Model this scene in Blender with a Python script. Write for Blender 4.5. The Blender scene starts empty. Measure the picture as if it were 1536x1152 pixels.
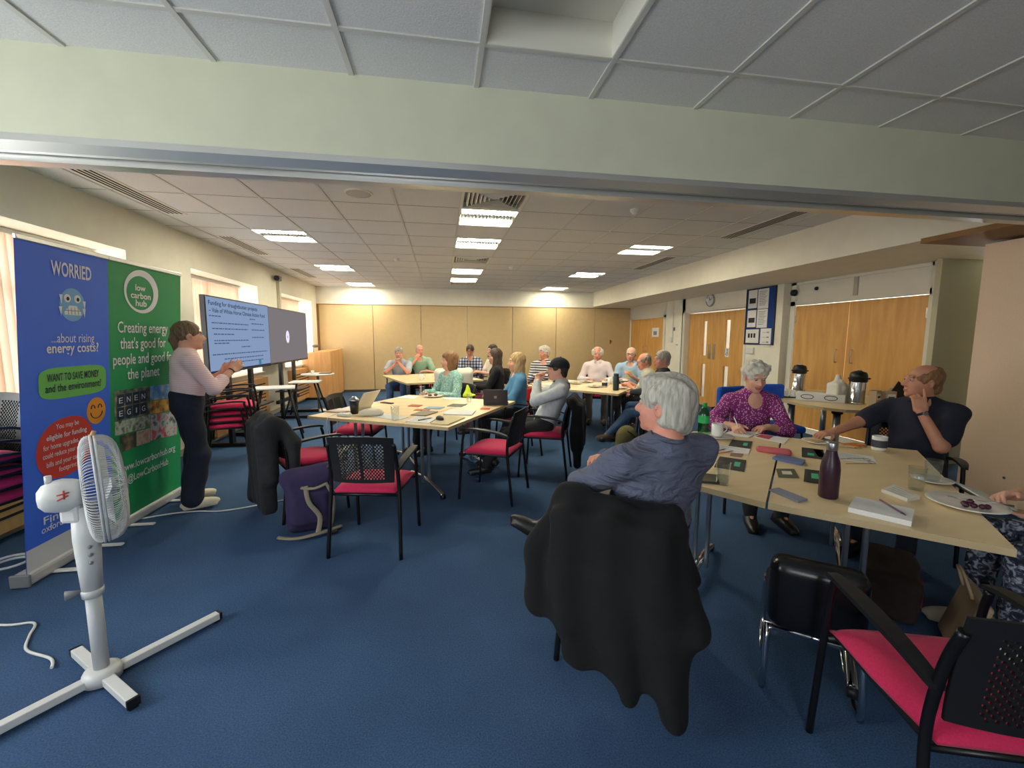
import bpy, bmesh, math, random
import numpy as np
from mathutils import Vector, Matrix, Euler
random.seed(7); np.random.seed(7)
SC = bpy.context.scene; COL = SC.collection
PI = math.pi
# ------------------------------------------------------------------ camera
cd = bpy.data.cameras.new('camera'); cam = bpy.data.objects.new('camera', cd); COL.objects.link(cam)
SC.camera = cam
cd.sensor_fit = 'HORIZONTAL'; cd.sensor_width = 36.0; cd.lens = 36.0 * 634.0 / 1536.0
cd.clip_start = 0.02; cd.clip_end = 200
_dY = Vector(((663-768)/634, (506-576)/634, 1)).normalized()
_dX = Vector(((4630-768)/634, (519-576)/634, 1)); _dX = (_dX - _dY*_dX.dot(_dY)).normalized()
_dZ = -_dX.cross(_dY)
if _dZ.y > 0: _dZ = -_dZ
_r = Vector((_dX.x, _dY.x, _dZ.x)); _d = Vector((_dX.y, _dY.y, _dZ.y)); _f = Vector((_dX.z, _dY.z, _dZ.z))
_M = Matrix((( _r.x, -_d.x, -_f.x, 0), (_r.y, -_d.y, -_f.y, 0), (_r.z, -_d.z, -_f.z, 1.5), (0, 0, 0, 1)))
cam.matrix_world = _M
# ------------------------------------------------------------------ view, world, daylight
SC.view_settings.view_transform = 'Standard'; SC.view_settings.look = 'None'
SC.view_settings.gamma = 1.0; SC.view_settings.use_curve_mapping = False
SC.view_settings.exposure = 1.05
W = bpy.data.worlds.new('overcast_sky'); SC.world = W; W.use_nodes = True
W.node_tree.nodes['Background'].inputs[0].default_value = (0.90, 0.96, 1.0, 1)
W.node_tree.nodes['Background'].inputs[1].default_value = 6.0
WINS = [(3.05, 5.17), (6.34, 8.40), (9.56, 11.60), (0.1, 1.95)]      # window recesses in the left wall (y ranges); the last one is added, unseen, to light the near half
def portal(y0, y1):
    l = bpy.data.lights.new('sky_portal', 'AREA'); l.shape = 'RECTANGLE'; l.size = 1.5; l.size_y = y1-y0
    l.cycles.is_portal = True
    o = bpy.data.objects.new('sky_portal', l); COL.objects.link(o)
    o.matrix_world = Matrix.Translation((-3.66, (y0+y1)/2, 1.65)) @ Euler((0, -PI/2, 0)).to_matrix().to_4x4()
for w in WINS: portal(*w)
ADDED_REARW = (-1.4, 0.0)                                       # unseen window added behind the camera to light the beam
_l = bpy.data.lights.new('sky_portal', 'AREA'); _l.shape = 'RECTANGLE'; _l.size = 1.4; _l.size_y = 1.5; _l.cycles.is_portal = True
_o = bpy.data.objects.new('sky_portal', _l); COL.objects.link(_o); _o.matrix_world = Matrix.Translation((-0.7, -2.69, 1.65)) @ Euler((PI/2, 0, 0)).to_matrix().to_4x4()
try: SC.cycles.max_bounces = 7; SC.cycles.transparent_max_bounces = 16; SC.cycles.sample_clamp_indirect = 6.0
except Exception: pass
LAMP = 24.5                                             # radiance of the lit ceiling diffusers

# ------------------------------------------------------------------ materials
def s2l(c):
    c = c/255.0
    return c/12.92 if c <= 0.04045 else ((c+0.055)/1.055)**2.4
def rgb(r, g, b): return (s2l(r), s2l(g), s2l(b), 1)
class NT:
    def __init__(s, name):
        s.m = bpy.data.materials.new(name); s.m.use_nodes = True; s.t = s.m.node_tree
        s.b = s.t.nodes['Principled BSDF']; s.out = s.t.nodes['Material Output']
    def n(s, typ, **kw):
        x = s.t.nodes.new(typ)
        for k, v in kw.items():
            if k == 'i':
                for a, b in v.items(): x.inputs[a].default_value = b
            else: setattr(x, k, v)
        return x
    def l(s, a, b): s.t.links.new(a, b)
    def coord(s): return s.n('ShaderNodeTexCoord').outputs['Object']
    def ramp(s, fac, stops, interp='LINEAR'):
        r = s.n('ShaderNodeValToRGB'); r.color_ramp.interpolation = interp
        e = r.color_ramp.elements
        while len(e) < len(stops): e.new(0.5)
        for q, (p, c) in zip(e, stops): q.position = p; q.color = c
        s.l(fac, r.inputs[0]); return r.outputs[0]
    def bump(s, h, strength=0.2, dist=0.01):
        b = s.n('ShaderNodeBump', i={'Strength': strength, 'Distance': dist}); s.l(h, b.inputs['Height'])
        s.l(b.outputs[0], s.b.inputs['Normal'])
MATS = {}
def mat(name, c, rough=0.6, metal=0.0, var=0.0, scale=20.0, bump=0.0, emit=0.0, spec=None, sheen=0.0, coat=0.0):
    if name in MATS: return MATS[name]
    k = NT(name); c = rgb(*c); b = k.b
    b.inputs['Base Color'].default_value = c; b.inputs['Roughness'].default_value = rough; b.inputs['Metallic'].default_value = metal
    if spec is not None: b.inputs['Specular IOR Level'].default_value = spec
    if sheen: b.inputs['Sheen Weight'].default_value = sheen
    if coat: b.inputs['Coat Weight'].default_value = coat
    if emit: b.inputs['Emission Color'].default_value = c; b.inputs['Emission Strength'].default_value = emit
    if var or bump:
        nz = k.n('ShaderNodeTexNoise', i={'Scale': scale, 'Detail': 4.0}); k.l(k.coord(), nz.inputs['Vector'])
        if var:
            lo = tuple(x*(1-var) for x in c[:3])+(1,); hi = tuple(min(1, x*(1+var)) for x in c[:3])+(1,)
            k.l(k.ramp(nz.outputs[0], [(0.3, lo), (0.7, hi)]), b.inputs['Base Color'])
        if bump: k.bump(nz.outputs[0], bump)
    MATS[name] = k.m; return k.m
def wood(name, c1, c2, axis='Z', scale=3.0, rough=0.45):
    k = NT(name); mp = k.n('ShaderNodeMapping')
    sc = {'X': (0.12, 1, 1), 'Y': (1, 0.12, 1), 'Z': (1, 1, 0.12)}[axis]
    mp.inputs['Scale'].default_value = tuple(x*scale for x in sc)
    k.l(k.coord(), mp.inputs['Vector'])
    nz = k.n('ShaderNodeTexNoise', i={'Scale': 6.0, 'Detail': 6.0, 'Distortion': 0.6}); k.l(mp.outputs[0], nz.inputs['Vector'])
    k.l(k.ramp(nz.outputs[0], [(0.3, rgb(*c1)), (0.7, rgb(*c2))]), k.b.inputs['Base Color'])
    k.b.inputs['Roughness'].default_value = rough
    MATS[name] = k.m; return k.m
def glassmat(name, tint=(1, 1, 1, 1), gl=0.08):
    k = NT(name); t = k.n('ShaderNodeBsdfTransparent'); t.inputs[0].default_value = tint
    g = k.n('ShaderNodeBsdfGlossy', i={'Roughness': 0.03}); fr = k.n('ShaderNodeLayerWeight', i={'Blend': 0.5})
    pw = k.n('ShaderNodeMath', operation='POWER', i={1: 3.0}); k.l(fr.outputs['Facing'], pw.inputs[0]); ad = k.n('ShaderNodeMath', operation='MULTIPLY_ADD', i={1: 0.45, 2: gl*0.5}); k.l(pw.outputs[0], ad.inputs[0])
    mx = k.n('ShaderNodeMixShader'); k.l(ad.outputs[0], mx.inputs[0]); k.l(t.outputs[0], mx.inputs[1]); k.l(g.outputs[0], mx.inputs[2])
    k.l(mx.outputs[0], k.out.inputs['Surface']); MATS[name] = k.m; return k.m
def pattern(name, kind, c1, c2, scale, c3=None, rough=0.85):
    k = NT(name); co = k.coord(); c1, c2 = rgb(*c1), rgb(*c2); k.b.inputs['Roughness'].default_value = rough
    if kind == 'hstripe' or kind == 'vstripe':
        sp = k.n('ShaderNodeSeparateXYZ'); k.l(co, sp.inputs[0])
        m = k.n('ShaderNodeMath', operation='MULTIPLY', i={1: scale}); k.l(sp.outputs['Z' if kind == 'hstripe' else 'X'], m.inputs[0])
        f = k.n('ShaderNodeMath', operation='FRACT'); k.l(m.outputs[0], f.inputs[0])
        k.l(k.ramp(f.outputs[0], [(0.0, c1), (0.55, c2)], 'CONSTANT'), k.b.inputs['Base Color'])
    elif kind == 'dots':
        v = k.n('ShaderNodeTexVoronoi', i={'Scale': scale, 'Randomness': 0.75}); k.l(co, v.inputs['Vector'])
        k.l(k.ramp(v.outputs['Distance'], [(0.0, c2), (0.3, c2), (0.36, c1)]), k.b.inputs['Base Color'])
    elif kind == 'floral':
        v = k.n('ShaderNodeTexNoise', i={'Scale': scale, 'Detail': 3.0, 'Distortion': 1.5}); k.l(co, v.inputs['Vector'])
        k.l(k.ramp(v.outputs[0], [(0.40, c1), (0.52, c2), (0.64, rgb(*c3) if c3 else c1)]), k.b.inputs['Base Color'])
    elif kind == 'plaid':
        sp = k.n('ShaderNodeSeparateXYZ'); k.l(co, sp.inputs[0]); fs = []
        for ax in 'XZ':
            m = k.n('ShaderNodeMath', operation='MULTIPLY', i={1: scale}); k.l(sp.outputs[ax], m.inputs[0])
            f = k.n('ShaderNodeMath', operation='FRACT'); k.l(m.outputs[0], f.inputs[0])
            g = k.n('ShaderNodeMath', operation='GREATER_THAN', i={1: 0.5}); k.l(f.outputs[0], g.inputs[0]); fs.append(g)
        a = k.n('ShaderNodeMath', operation='ADD'); k.l(fs[0].outputs[0], a.inputs[0]); k.l(fs[1].outputs[0], a.inputs[1])
        d = k.n('ShaderNodeMath', operation='DIVIDE', i={1: 2.0}); k.l(a.outputs[0], d.inputs[0])
        k.l(k.ramp(d.outputs[0], [(0.0, c1), (0.4, c2), (0.9, rgb(*c3))], 'CONSTANT'), k.b.inputs['Base Color'])
    MATS[name] = k.m; return k.m
def emission(name, c, s):
    k = NT(name); e = k.n('ShaderNodeEmission'); e.inputs[0].default_value = rgb(*c); e.inputs[1].default_value = s
    k.l(e.outputs[0], k.out.inputs['Surface']); MATS[name] = k.m; return k.m

WALL = mat('cream_wall_paint', (236, 230, 212), 0.85, var=0.03, scale=6)
CEIL = mat('ceiling_tile', (216, 216, 214), 0.95, var=0.09, scale=140, bump=0.12)
GRID = mat('ceiling_bar', (204, 202, 194), 0.6)
SHADEW = mat('shaded_wall_tone', (190, 186, 160), 0.85)  # wall colour made darker and greyer for the shade on the returns
WHITEP = mat('white_paint', (226, 222, 208), 0.6)
BEAM = mat('beam_paint', (206, 206, 182), 0.85, var=0.03, scale=5)
ALU = mat('brushed_aluminium', (206, 206, 202), 0.34, 0.75)
PARTN = mat('folding_panel_vinyl', (204, 176, 130), 0.7, var=0.03, scale=9)
PARTP = mat('folding_panel_fabric', (228, 200, 170), 0.9, var=0.05, scale=120)
BEECH = wood('beech_veneer', (200, 144, 72), (220, 168, 96), 'Z', 2.0)
BEECHX = wood('beech_veneer_long', (200, 150, 84), (222, 178, 112), 'Y', 2.0)
MAPLE = wood('maple_laminate', (228, 202, 154), (240, 216, 172), 'X', 1.6, 0.4)
EDGE = mat('maple_edge_band', (196, 174, 132), 0.5)
LECT = wood('lectern_veneer', (206, 150, 92), (224, 172, 112), 'Z', 2.0)
BROWN = mat('brown_track_board', (142, 104, 62), 0.7)
BLK = mat('black_plastic', (22, 22, 24), 0.45)
BLKM = mat('black_metal', (18, 18, 20), 0.35, 0.2)
BLKF = mat('black_cloth', (9, 9, 11), 0.95, var=0.25, scale=18, bump=0.2)
RED = mat('crimson_upholstery', (206, 32, 84), 0.85, var=0.1, scale=160, bump=0.1, sheen=0.1)
CHROME = mat('chrome', (214, 214, 216), 0.12, 1.0)
STEEL = mat('satin_steel', (176, 176, 178), 0.32, 1.0)
WHITE = mat('white_plastic', (226, 226, 222), 0.4)
CERAM = mat('white_ceramic', (232, 228, 220), 0.2, coat=0.3)
PAPER = mat('white_paper', (232, 230, 226), 0.9)
INK = mat('dark_ink', (44, 46, 52), 0.8)
GREYI = mat('grey_print', (140, 140, 146), 0.85)
GREY = mat('mid_grey_plastic', (120, 122, 126), 0.5)
DARK = mat('slot_shade', (30, 30, 30), 0.9)  # near-black colour standing for shade inside slots and the track groove
GLASS = glassmat('clear_glass')
TUMB = glassmat('tumbler_glass', (0.93, 0.95, 0.95, 1), 0.1)
LIT = emission('lit_diffuser', (255, 249, 222), LAMP)

# carpet
k = NT('blue_carpet'); co = k.coord()
n1 = k.n('ShaderNodeTexNoise', i={'Scale': 160.0, 'Detail': 3.0}); k.l(co, n1.inputs['Vector'])
n2 = k.n('ShaderNodeTexNoise', i={'Scale': 1.4, 'Detail': 3.0}); k.l(co, n2.inputs['Vector'])
a_ = k.ramp(n1.outputs[0], [(0.3, rgb(50, 74, 108)), (0.7, rgb(74, 102, 138))])
b_ = k.ramp(n2.outputs[0], [(0.35, (0.86, 0.86, 0.86, 1)), (0.65, (1.06, 1.06, 1.06, 1))])
mx = k.n('ShaderNodeMix', data_type='RGBA', blend_type='MULTIPLY'); mx.inputs[0].default_value = 1.0
k.l(a_, mx.inputs[6]); k.l(b_, mx.inputs[7]); k.l(mx.outputs[2], k.b.inputs['Base Color'])
k.b.inputs['Roughness'].default_value = 0.95; k.b.inputs['Specular IOR Level'].default_value = 0.15; k.bump(n1.outputs[0], 0.35, 0.004)
CARPET = k.m
# vertical blind fabric, lets daylight through
k = NT('blind_fabric'); tr = k.n('ShaderNodeBsdfTranslucent'); tr.inputs[0].default_value = rgb(220, 182, 158)
df = k.n('ShaderNodeBsdfDiffuse'); df.inputs[0].default_value = rgb(222, 192, 168)
mx = k.n('ShaderNodeMixShader'); mx.inputs[0].default_value = 0.2
k.l(df.outputs[0], mx.inputs[1]); k.l(tr.outputs[0], mx.inputs[2]); k.l(mx.outputs[0], k.out.inputs['Surface']); BLIND = k.m

# ------------------------------------------------------------------ mesh helpers
class MB:
    """collects shapes into one mesh; every shape may take a material index"""
    def __init__(s): s.v = []; s.f = []; s.mi = []; s.sm = []
    def add(s, vs, fs, m=0, smooth=False):
        o = len(s.v); s.v += [tuple(x) for x in vs]
        for f in fs: s.f.append(tuple(i+o for i in f)); s.mi.append(m); s.sm.append(smooth)
        return s
    def box(s, c, d, m=0, rot=None, bev=0.0):
        hx, hy, hz = d[0]/2, d[1]/2, d[2]/2
        if bev > 0:
            bm = bmesh.new(); bmesh.ops.create_cube(bm, size=1.0)
            for v in bm.verts: v.co = Vector((v.co.x*d[0], v.co.y*d[1], v.co.z*d[2]))
            bmesh.ops.bevel(bm, geom=bm.edges[:], offset=min(bev, 0.49*min(d)), segments=2, profile=0.5, affect='EDGES')
            vs = [v.co.copy() for v in bm.verts]; fs = [[v.index for v in f.verts] for f in bm.faces]; bm.free()
        else:
            vs = [Vector((x*hx, y*hy, z*hz)) for x in (-1, 1) for y in (-1, 1) for z in (-1, 1)]
            fs = [(0, 1, 3, 2), (4, 6, 7, 5), (0, 4, 5, 1), (2, 3, 7, 6), (0, 2, 6, 4), (1, 5, 7, 3)]
        if rot is not None:
            R = rot.to_matrix() if isinstance(rot, Euler) else rot
            vs = [R @ v for v in vs]
        return s.add([v+Vector(c) for v in vs], fs, m)
    def bb(s, x0, x1, y0, y1, z0, z1, m=0, bev=0.0):
        return s.box(((x0+x1)/2, (y0+y1)/2, (z0+z1)/2), (abs(x1-x0), abs(y1-y0), abs(z1-z0)), m, None, bev)
    def cyl(s, p0, p1, r0, r1=None, n=16, m=0, cap=True):
        return s.tube([p0, p1], [r0, r0 if r1 is None else r1], n, m, cap)
    def tube(s, pts, r, n=10, m=0, cap=True, flat=None):
        P = [Vector(p) for p in pts]; K = len(P)
        R = [r]*K if not hasattr(r, '__len__') else list(r)
        up = None; vs = []; fs = []
        for i in range(K):
            t = (P[min(i+1, K-1)]-P[max(i-1, 0)]).normalized()
            if up is None:
                a = Vector((0, 0, 1)) if abs(t.z) < 0.9 else Vector((0, 1, 0))
                up = (a-t*a.dot(t)).normalized()
            else:
                up = up-t*up.dot(t)
                up = up.normalized() if up.length > 1e-6 else t.orthogonal().normalized()
            sd = t.cross(up)
            for j in range(n):
                a = 2*PI*j/n
                vs.append(P[i]+up*(math.cos(a)*R[i]*(flat or 1.0))+sd*(math.sin(a)*R[i]))
        for i in range(K-1):
            for j in range(n):
                fs.append((i*n+j, i*n+(j+1) % n, (i+1)*n+(j+1) % n, (i+1)*n+j))
        s.add(vs, fs, m, True)
        if cap: s.add([vs[j] for j in range(n)], [tuple(range(n))[::-1]], m); s.add([vs[(K-1)*n+j] for j in range(n)], [tuple(range(n))], m)
        return s
    def lathe(s, prof, c=(0, 0, 0), n=24, m=0, R=None, sm=True):
        vs = []; fs = []; K = len(prof)
        for r, z in prof:
            for j in range(n):
                a = 2*PI*j/n; v = Vector((r*math.cos(a), r*math.sin(a), z))
                if R is not None: v = R @ v
                vs.append(v+Vector(c))
        for i in range(K-1):
            for j in range(n): fs.append((i*n+j, i*n+(j+1) % n, (i+1)*n+(j+1) % n, (i+1)*n+j))
        return s.add(vs, fs, m, sm)
    def prism(s, poly, z0, z1, m=0, m_side=None):
        n = len(poly)
        vs = [(x, y, z0) for x, y in poly]+[(x, y, z1) for x, y in poly]
        s.add(vs, [tuple(range(n))[::-1], tuple(range(n, 2*n))], m)
        return s.add(vs, [(i, (i+1) % n, (i+1) % n+n, i+n) for i in range(n)], m if m_side is None else m_side)
    def quad(s, a, b, c, d, m=0): return s.add([a, b, c, d], [(0, 1, 2, 3)], m)
    def ell(s, c, r, n=16, m=0, R=None):
        vs = []; fs = []; K = n//2
        for i in range(K+1):
            t = PI*i/K
            for j in range(n):
                a = 2*PI*j/n; v = Vector((r[0]*math.sin(t)*math.cos(a), r[1]*math.sin(t)*math.sin(a), -r[2]*math.cos(t)))
                if R is not None: v = R @ v
                vs.append(v+Vector(c))
        for i in range(K):
            for j in range(n): fs.append((i*n+j, i*n+(j+1) % n, (i+1)*n+(j+1) % n, (i+1)*n+j))
        return s.add(vs, fs, m, True)
    def build(s, name, mats, parent=None, kind=None, label=None):
        me = bpy.data.meshes.new(name); me.from_pydata(s.v, [], s.f); me.update()
        for q in (mats if isinstance(mats, (list, tuple)) else [mats]): me.materials.append(q)
        me.polygons.foreach_set('material_index', s.mi); me.polygons.foreach_set('use_smooth', s.sm); me.update()
        bm = bmesh.new(); bm.from_mesh(me); bmesh.ops.remove_doubles(bm, verts=bm.verts[:], dist=1e-5)
        bmesh.ops.recalc_face_normals(bm, faces=bm.faces[:]); bm.to_mesh(me); bm.free()
        o = bpy.data.objects.new(name, me); COL.objects.link(o)
        if parent is not None: o.parent = parent
        if kind: o['kind'] = kind
        if label: o['label'] = label
        return o
def tag(o, label, cat, group=None):
    o['label'] = label; o['category'] = cat
    if group: o['group'] = group
    return o
def thing(name, label, cat, loc=(0, 0, 0), rz=0.0, group=None):
    o = bpy.data.objects.new(name, None); COL.objects.link(o); o.empty_display_size = 0.1
    o.location = loc; o.rotation_euler = (0, 0, rz)
    return tag(o, label, cat, group)
def dup(root, loc, rz, label=None, group=None, skip=()):
    r = root.copy(); COL.objects.link(r); r.location = loc; r.rotation_euler = (0, 0, rz)
    if label: r['label'] = label
    if group: r['group'] = group
    elif 'group' in r: del r['group']
    for ch in list(root.children):
        if ch.name.split('.')[0] in skip: continue
        c = ch.copy(); COL.objects.link(c); c.parent = r
        for g in list(ch.children):
            d = g.copy(); COL.objects.link(d); d.parent = c
    return r
def struct(name, mb, mats, parent=None): return mb.build(name, mats, parent, kind=None if parent else 'structure')
def text(s, width, loc, right, up, m, parent, name='lettering', bold=0.0, height=None, align='CENTER'):
    """raised lettering of the given overall width (and height of a capital) as one mesh"""
    cu = bpy.data.curves.new('tmp', 'FONT'); cu.body = s; cu.align_x = align; cu.align_y = 'CENTER'; cu.size = 1.0
    cu.offset = bold; cu.extrude = 0.0; cu.resolution_u = 3
    ob = bpy.data.objects.new('tmp', cu); COL.objects.link(ob)
    dg = bpy.context.evaluated_depsgraph_get(); me = bpy.data.meshes.new_from_object(ob.evaluated_get(dg))
    bpy.data.objects.remove(ob); bpy.data.curves.remove(cu)
    n = len(me.vertices); co = np.empty(n*3, np.float32); me.vertices.foreach_get('co', co); co = co.reshape(-1, 3)
    w = co[:, 0].max()-co[:, 0].min(); sx = width/w; sy = (height/0.72) if height else sx
    cx = (co[:, 0].max()+co[:, 0].min())/2 if align == 'CENTER' else co[:, 0].min()
    cy = (co[:, 1].max()+co[:, 1].min())/2
    R = np.array(Vector(right).normalized()); U = np.array(Vector(up).normalized())
    out = np.array(loc)+np.outer((co[:, 0]-cx)*sx, R)+np.outer((co[:, 1]-cy)*sy, U)
    me.vertices.foreach_set('co', out.astype(np.float32).ravel()); me.update(); me.name = name
    me.materials.clear(); me.materials.append(m)
    o = bpy.data.objects.new(name, me); COL.objects.link(o); o.parent = parent
    return o
def spline(pts, n=8):
    P = [Vector(p) for p in pts]; out = []
    for i in range(len(P)-1):
        a, b, c, d = P[max(i-1, 0)], P[i], P[i+1], P[min(i+2, len(P)-1)]
        for k_ in range(n):
            t = k_/n
            out.append(0.5*((2*b)+(c-a)*t+(2*a-5*b+4*c-d)*t*t+(3*b-a-3*c+d)*t**3))
    return out+[P[-1]]

# ------------------------------------------------------------------ the room
LX, RX, BY, CZ, NY = -3.27, 5.6, 12.1, 2.83, -2.6
GX = [0.2+0.635*i for i in range(-6, 8)]
MB().quad((-3.8, NY, 0), (6.6, NY, 0), (6.6, BY+0.1, 0), (-3.8, BY+0.1, 0)).build('floor', CARPET, kind='structure')
# left wall with three deep window recesses plus the added one
m = MB(); z0, z1 = 0.86, 2.40
ys = [NY]+[v for w in sorted(WINS) for v in w]+[BY+0.1]
for i in range(0, len(ys), 2): m.bb(LX-0.45, LX, ys[i], ys[i+1], 0, CZ+0.1)
for a, b in WINS: m.bb(LX-0.45, LX, a, b, z1, CZ+0.1); m.bb(LX-0.45, LX, a, b, 0, z0)
struct('wall_left', m, WALL)
for i, (a, b) in enumerate(WINS):
    fr = MB(); xx = LX-0.42
    for y in (a+0.03, (a+b)/2, b-0.03): fr.bb(xx-0.04, xx+0.03, y-0.03, y+0.03, z0, z1)
    for z in (z0+0.03, 1.9, z1-0.03): fr.bb(xx-0.04, xx+0.03, a, b, z-0.03, z+0.03)
    f = struct('window_%d' % (i+1), fr, WHITEP)  # the last of these is the added unseen window
    MB().quad((xx, a, z0), (xx, b, z0), (xx, b, z1), (xx, a, z1)).build('pane', GLASS, f)
    MB().bb(LX-0.40, LX+0.05, a-0.02, b+0.02, z0-0.035, z0+0.005, bev=0.008).build('sill', WHITEP, f)
    if i > 2: continue
    bl = MB()
    # half-closed slats, leaving a strip of bare pane at the near side
    n = 25; span = b-a-0.36
    for j in range(n):
        y = a+0.31+span*j/(n-1); t = 0.42+0.12*math.sin(j*1.7)
        dx, dy = 0.042*math.sin(t), 0.042*math.cos(t)
        bl.quad((LX-0.33-dx, y-dy, z0+0.05), (LX-0.33+dx, y+dy, z0+0.05), (LX-0.33+dx, y+dy, z1-0.05), (LX-0.33-dx, y-dy, z1-0.05))
    t = thing('vertical_blind', ['pinkish vertical slat blind in the window recess behind the blue banner',
        'pinkish vertical slat blind in the window recess behind the slide screen',
        'pinkish vertical slat blind in the window recess behind the grey screen'][i], 'blind', (0, 0, 0))
    bl.build('slats', BLIND, t)
    MB().bb(LX-0.36, LX-0.30, a+0.02, b-0.02, z1-0.05, z1-0.005).build('head_rail', WHITEP, t)
    bx = MB().bb(LX+0.001, LX+0.13, a+0.1, b-0.1, 0.08, z0-0.08, bev=0.005)
    for j in range(9): bx.bb(LX+0.13, LX+0.134, a+0.25, b-0.25, 0.18+0.06*j, 0.20+0.06*j, 1)
    tag(bx.build('radiator_cover', [LECT, DARK]), ['wooden radiator cover below the window behind the banners', 'wooden radiator cover below the window behind the slide screen',
        'wooden radiator cover below the window behind the grey screen'][i], 'radiator cover')
# back wall: cream strip over a folding partition
struct('wall_back', MB().bb(LX-0.4, RX+0.3, BY, BY+0.1, 0, CZ+0.1).bb(LX, RX, BY-0.06, BY, 2.37, CZ), WALL)
t = thing('folding_partition', 'beige folding panel partition closing the far end of the room', 'partition', (0, BY-0.05, 0))
xs = [LX+0.05, -1.84, -0.57, 0.70, 1.99, 3.28, 4.45, RX-0.02]
for i in range(len(xs)-1):
    MB().bb(xs[i]+0.006, xs[i+1]-0.006, -0.02, 0.04, 0.03, 2.36, bev=0.004).build('panel', PARTN, t)
MB().bb(LX, RX, -0.03, 0.02, 2.355, 2.375).build('head_track', BROWN, t)
MB().bb(LX, LX+0.05, -0.03, 0.04, 0.0, 2.36).build('jamb_post', BROWN, t)
struct('baseboard_back', MB().bb(LX, RX, BY-0.085, BY-0.07, 0, 0.07), mat('dark_skirting', (70, 66, 60), 0.6))
struct('baseboard_left', MB().bb(LX, LX+0.015, NY, BY-0.1, 0, 0.08), mat('pale_skirting', (168, 160, 140), 0.6))
# right wall: small cupboard, lobby wall, door recess, notice board pier, big cupboard
DY0, DY1 = 7.17, 9.20
m = MB()
m.bb(RX, RX+0.12, DY1, BY, 0, 2.45); m.bb(RX, RX+0.25, 6.30, DY0, 0, 2.45); m.bb(RX, RX+0.2, DY0, DY1, 2.08, 2.45)
m.bb(RX, RX+0.2, DY1-0.02, DY1+0.1, 0, 2.45)
struct('wall_right', m, WALL)
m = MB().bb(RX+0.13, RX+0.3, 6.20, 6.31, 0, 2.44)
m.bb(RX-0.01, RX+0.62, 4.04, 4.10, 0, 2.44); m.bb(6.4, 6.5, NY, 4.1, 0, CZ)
struct('wall_right_return', m, SHADEW)
# ceiling: a lattice of tiles, left out where fittings sit
def cells(ys, fit, x_end):
    mm = MB(); gx = [LX-0.4]+GX[1:]; gx = [x for x in gx if x < x_end-0.05]+[x_end]
    for i in range(len(gx)-1):
        for j in range(len(ys)-1):
            if any(abs(gx[i]-fx) < 0.1 and abs(ys[j]-fy) < 0.1 for fx, fy in fit): continue
            mm.quad((gx[i], ys[j], CZ), (gx[i], ys[j+1], CZ), (gx[i+1], ys[j+1], CZ), (gx[i+1], ys[j], CZ))
    return mm, gx
FY = [4.57+0.655*i for i in range(12)]
fys = [2.42, 2.605, 3.26, 3.915]+FY+[BY+0.05]
FIT = [(0.2, FY[0]), (0.2, FY[2]), (0.2, FY[6]), (0.2, FY[8]), (-2.34, FY[2]), (-2.34, FY[6]), (-2.34, FY[10]), (2.74, FY[2]), (2.74, FY[6]), (2.74, FY[10])]
VEN = [(0.2, 3.915), (0.2, FY[4]), (0.2, FY[9])]
mm, gx = cells(fys, FIT+VEN, 4.45)
nys = [NY]+[2.08-0.655*i for i in range(7, -1, -1)]+[2.42]
mm2, gx2 = cells(nys, [(0.2, 2.08-0.655)], 6.6)
o = len(mm.v); mm.v += mm2.v; mm.f += [tuple(i+o for i in f) for f in mm2.f]; mm.mi += mm2.mi; mm.sm += mm2.sm
mm.bb(-3.8, 6.7, NY-0.1, BY+0.2, CZ+0.16, CZ+0.2)
struct('ceiling', mm, CEIL)
g = MB()
for x in gx[1:-1]: g.bb(x-0.012, x+0.012, 2.7, BY-0.06, CZ-0.006, CZ+0.002)
for x in gx2[1:-1]: g.bb(x-0.013, x+0.013, NY, 2.41, CZ-0.008, CZ+0.002)
for y in nys[1:-1]: g.bb(LX, 6.5, y-0.012, y+0.012, CZ-0.007, CZ+0.002)
struct('trim_1', g, GRID)
g = MB()
for y in fys[2:-1]: g.bb(LX, 4.45, y-0.004, y+0.004, CZ-0.002, CZ+0.002)
struct('trim_2', g, mat('tile_joint', (150, 147, 140), 0.9))
# bulkhead along the right side with its soffit
struct('bulkhead_ceiling', MB().bb(4.40, 6.7, 2.45, BY, 2.405, CZ+0.02), WALL)
# downstand beam with its sliding-partition track
struct('beam', MB().bb(LX-0.3, 6.6, 2.41, 2.62, 2.43, CZ+0.1), BEAM)
m = MB()
m.add([(x, y, z) for x in (LX, 4.74) for y, z in ((2.409, 2.432), (2.409, 2.40), (2.44, 2.365), (2.47, 2.365), (2.47, 2.432))],
      [(0, 1, 6, 5), (1, 2, 7, 6), (2, 3, 8, 7), (3, 4, 9, 8), (0, 4, 3, 2, 1), (5, 6, 7, 8, 9)])
m.bb(LX, 4.74, 2.485, 2.56, 2.335, 2.432)
m.bb(LX, 4.74, 2.47, 2.485, 2.38, 2.432, 1)
tag(m.build('partition_track', [ALU, DARK]), 'shiny aluminium partition track under the cream beam', 'track')
struct('trim_3', MB().bb(4.30, 6.5, 2.63, 3.3, 2.36, 2.404), BROWN)
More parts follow.
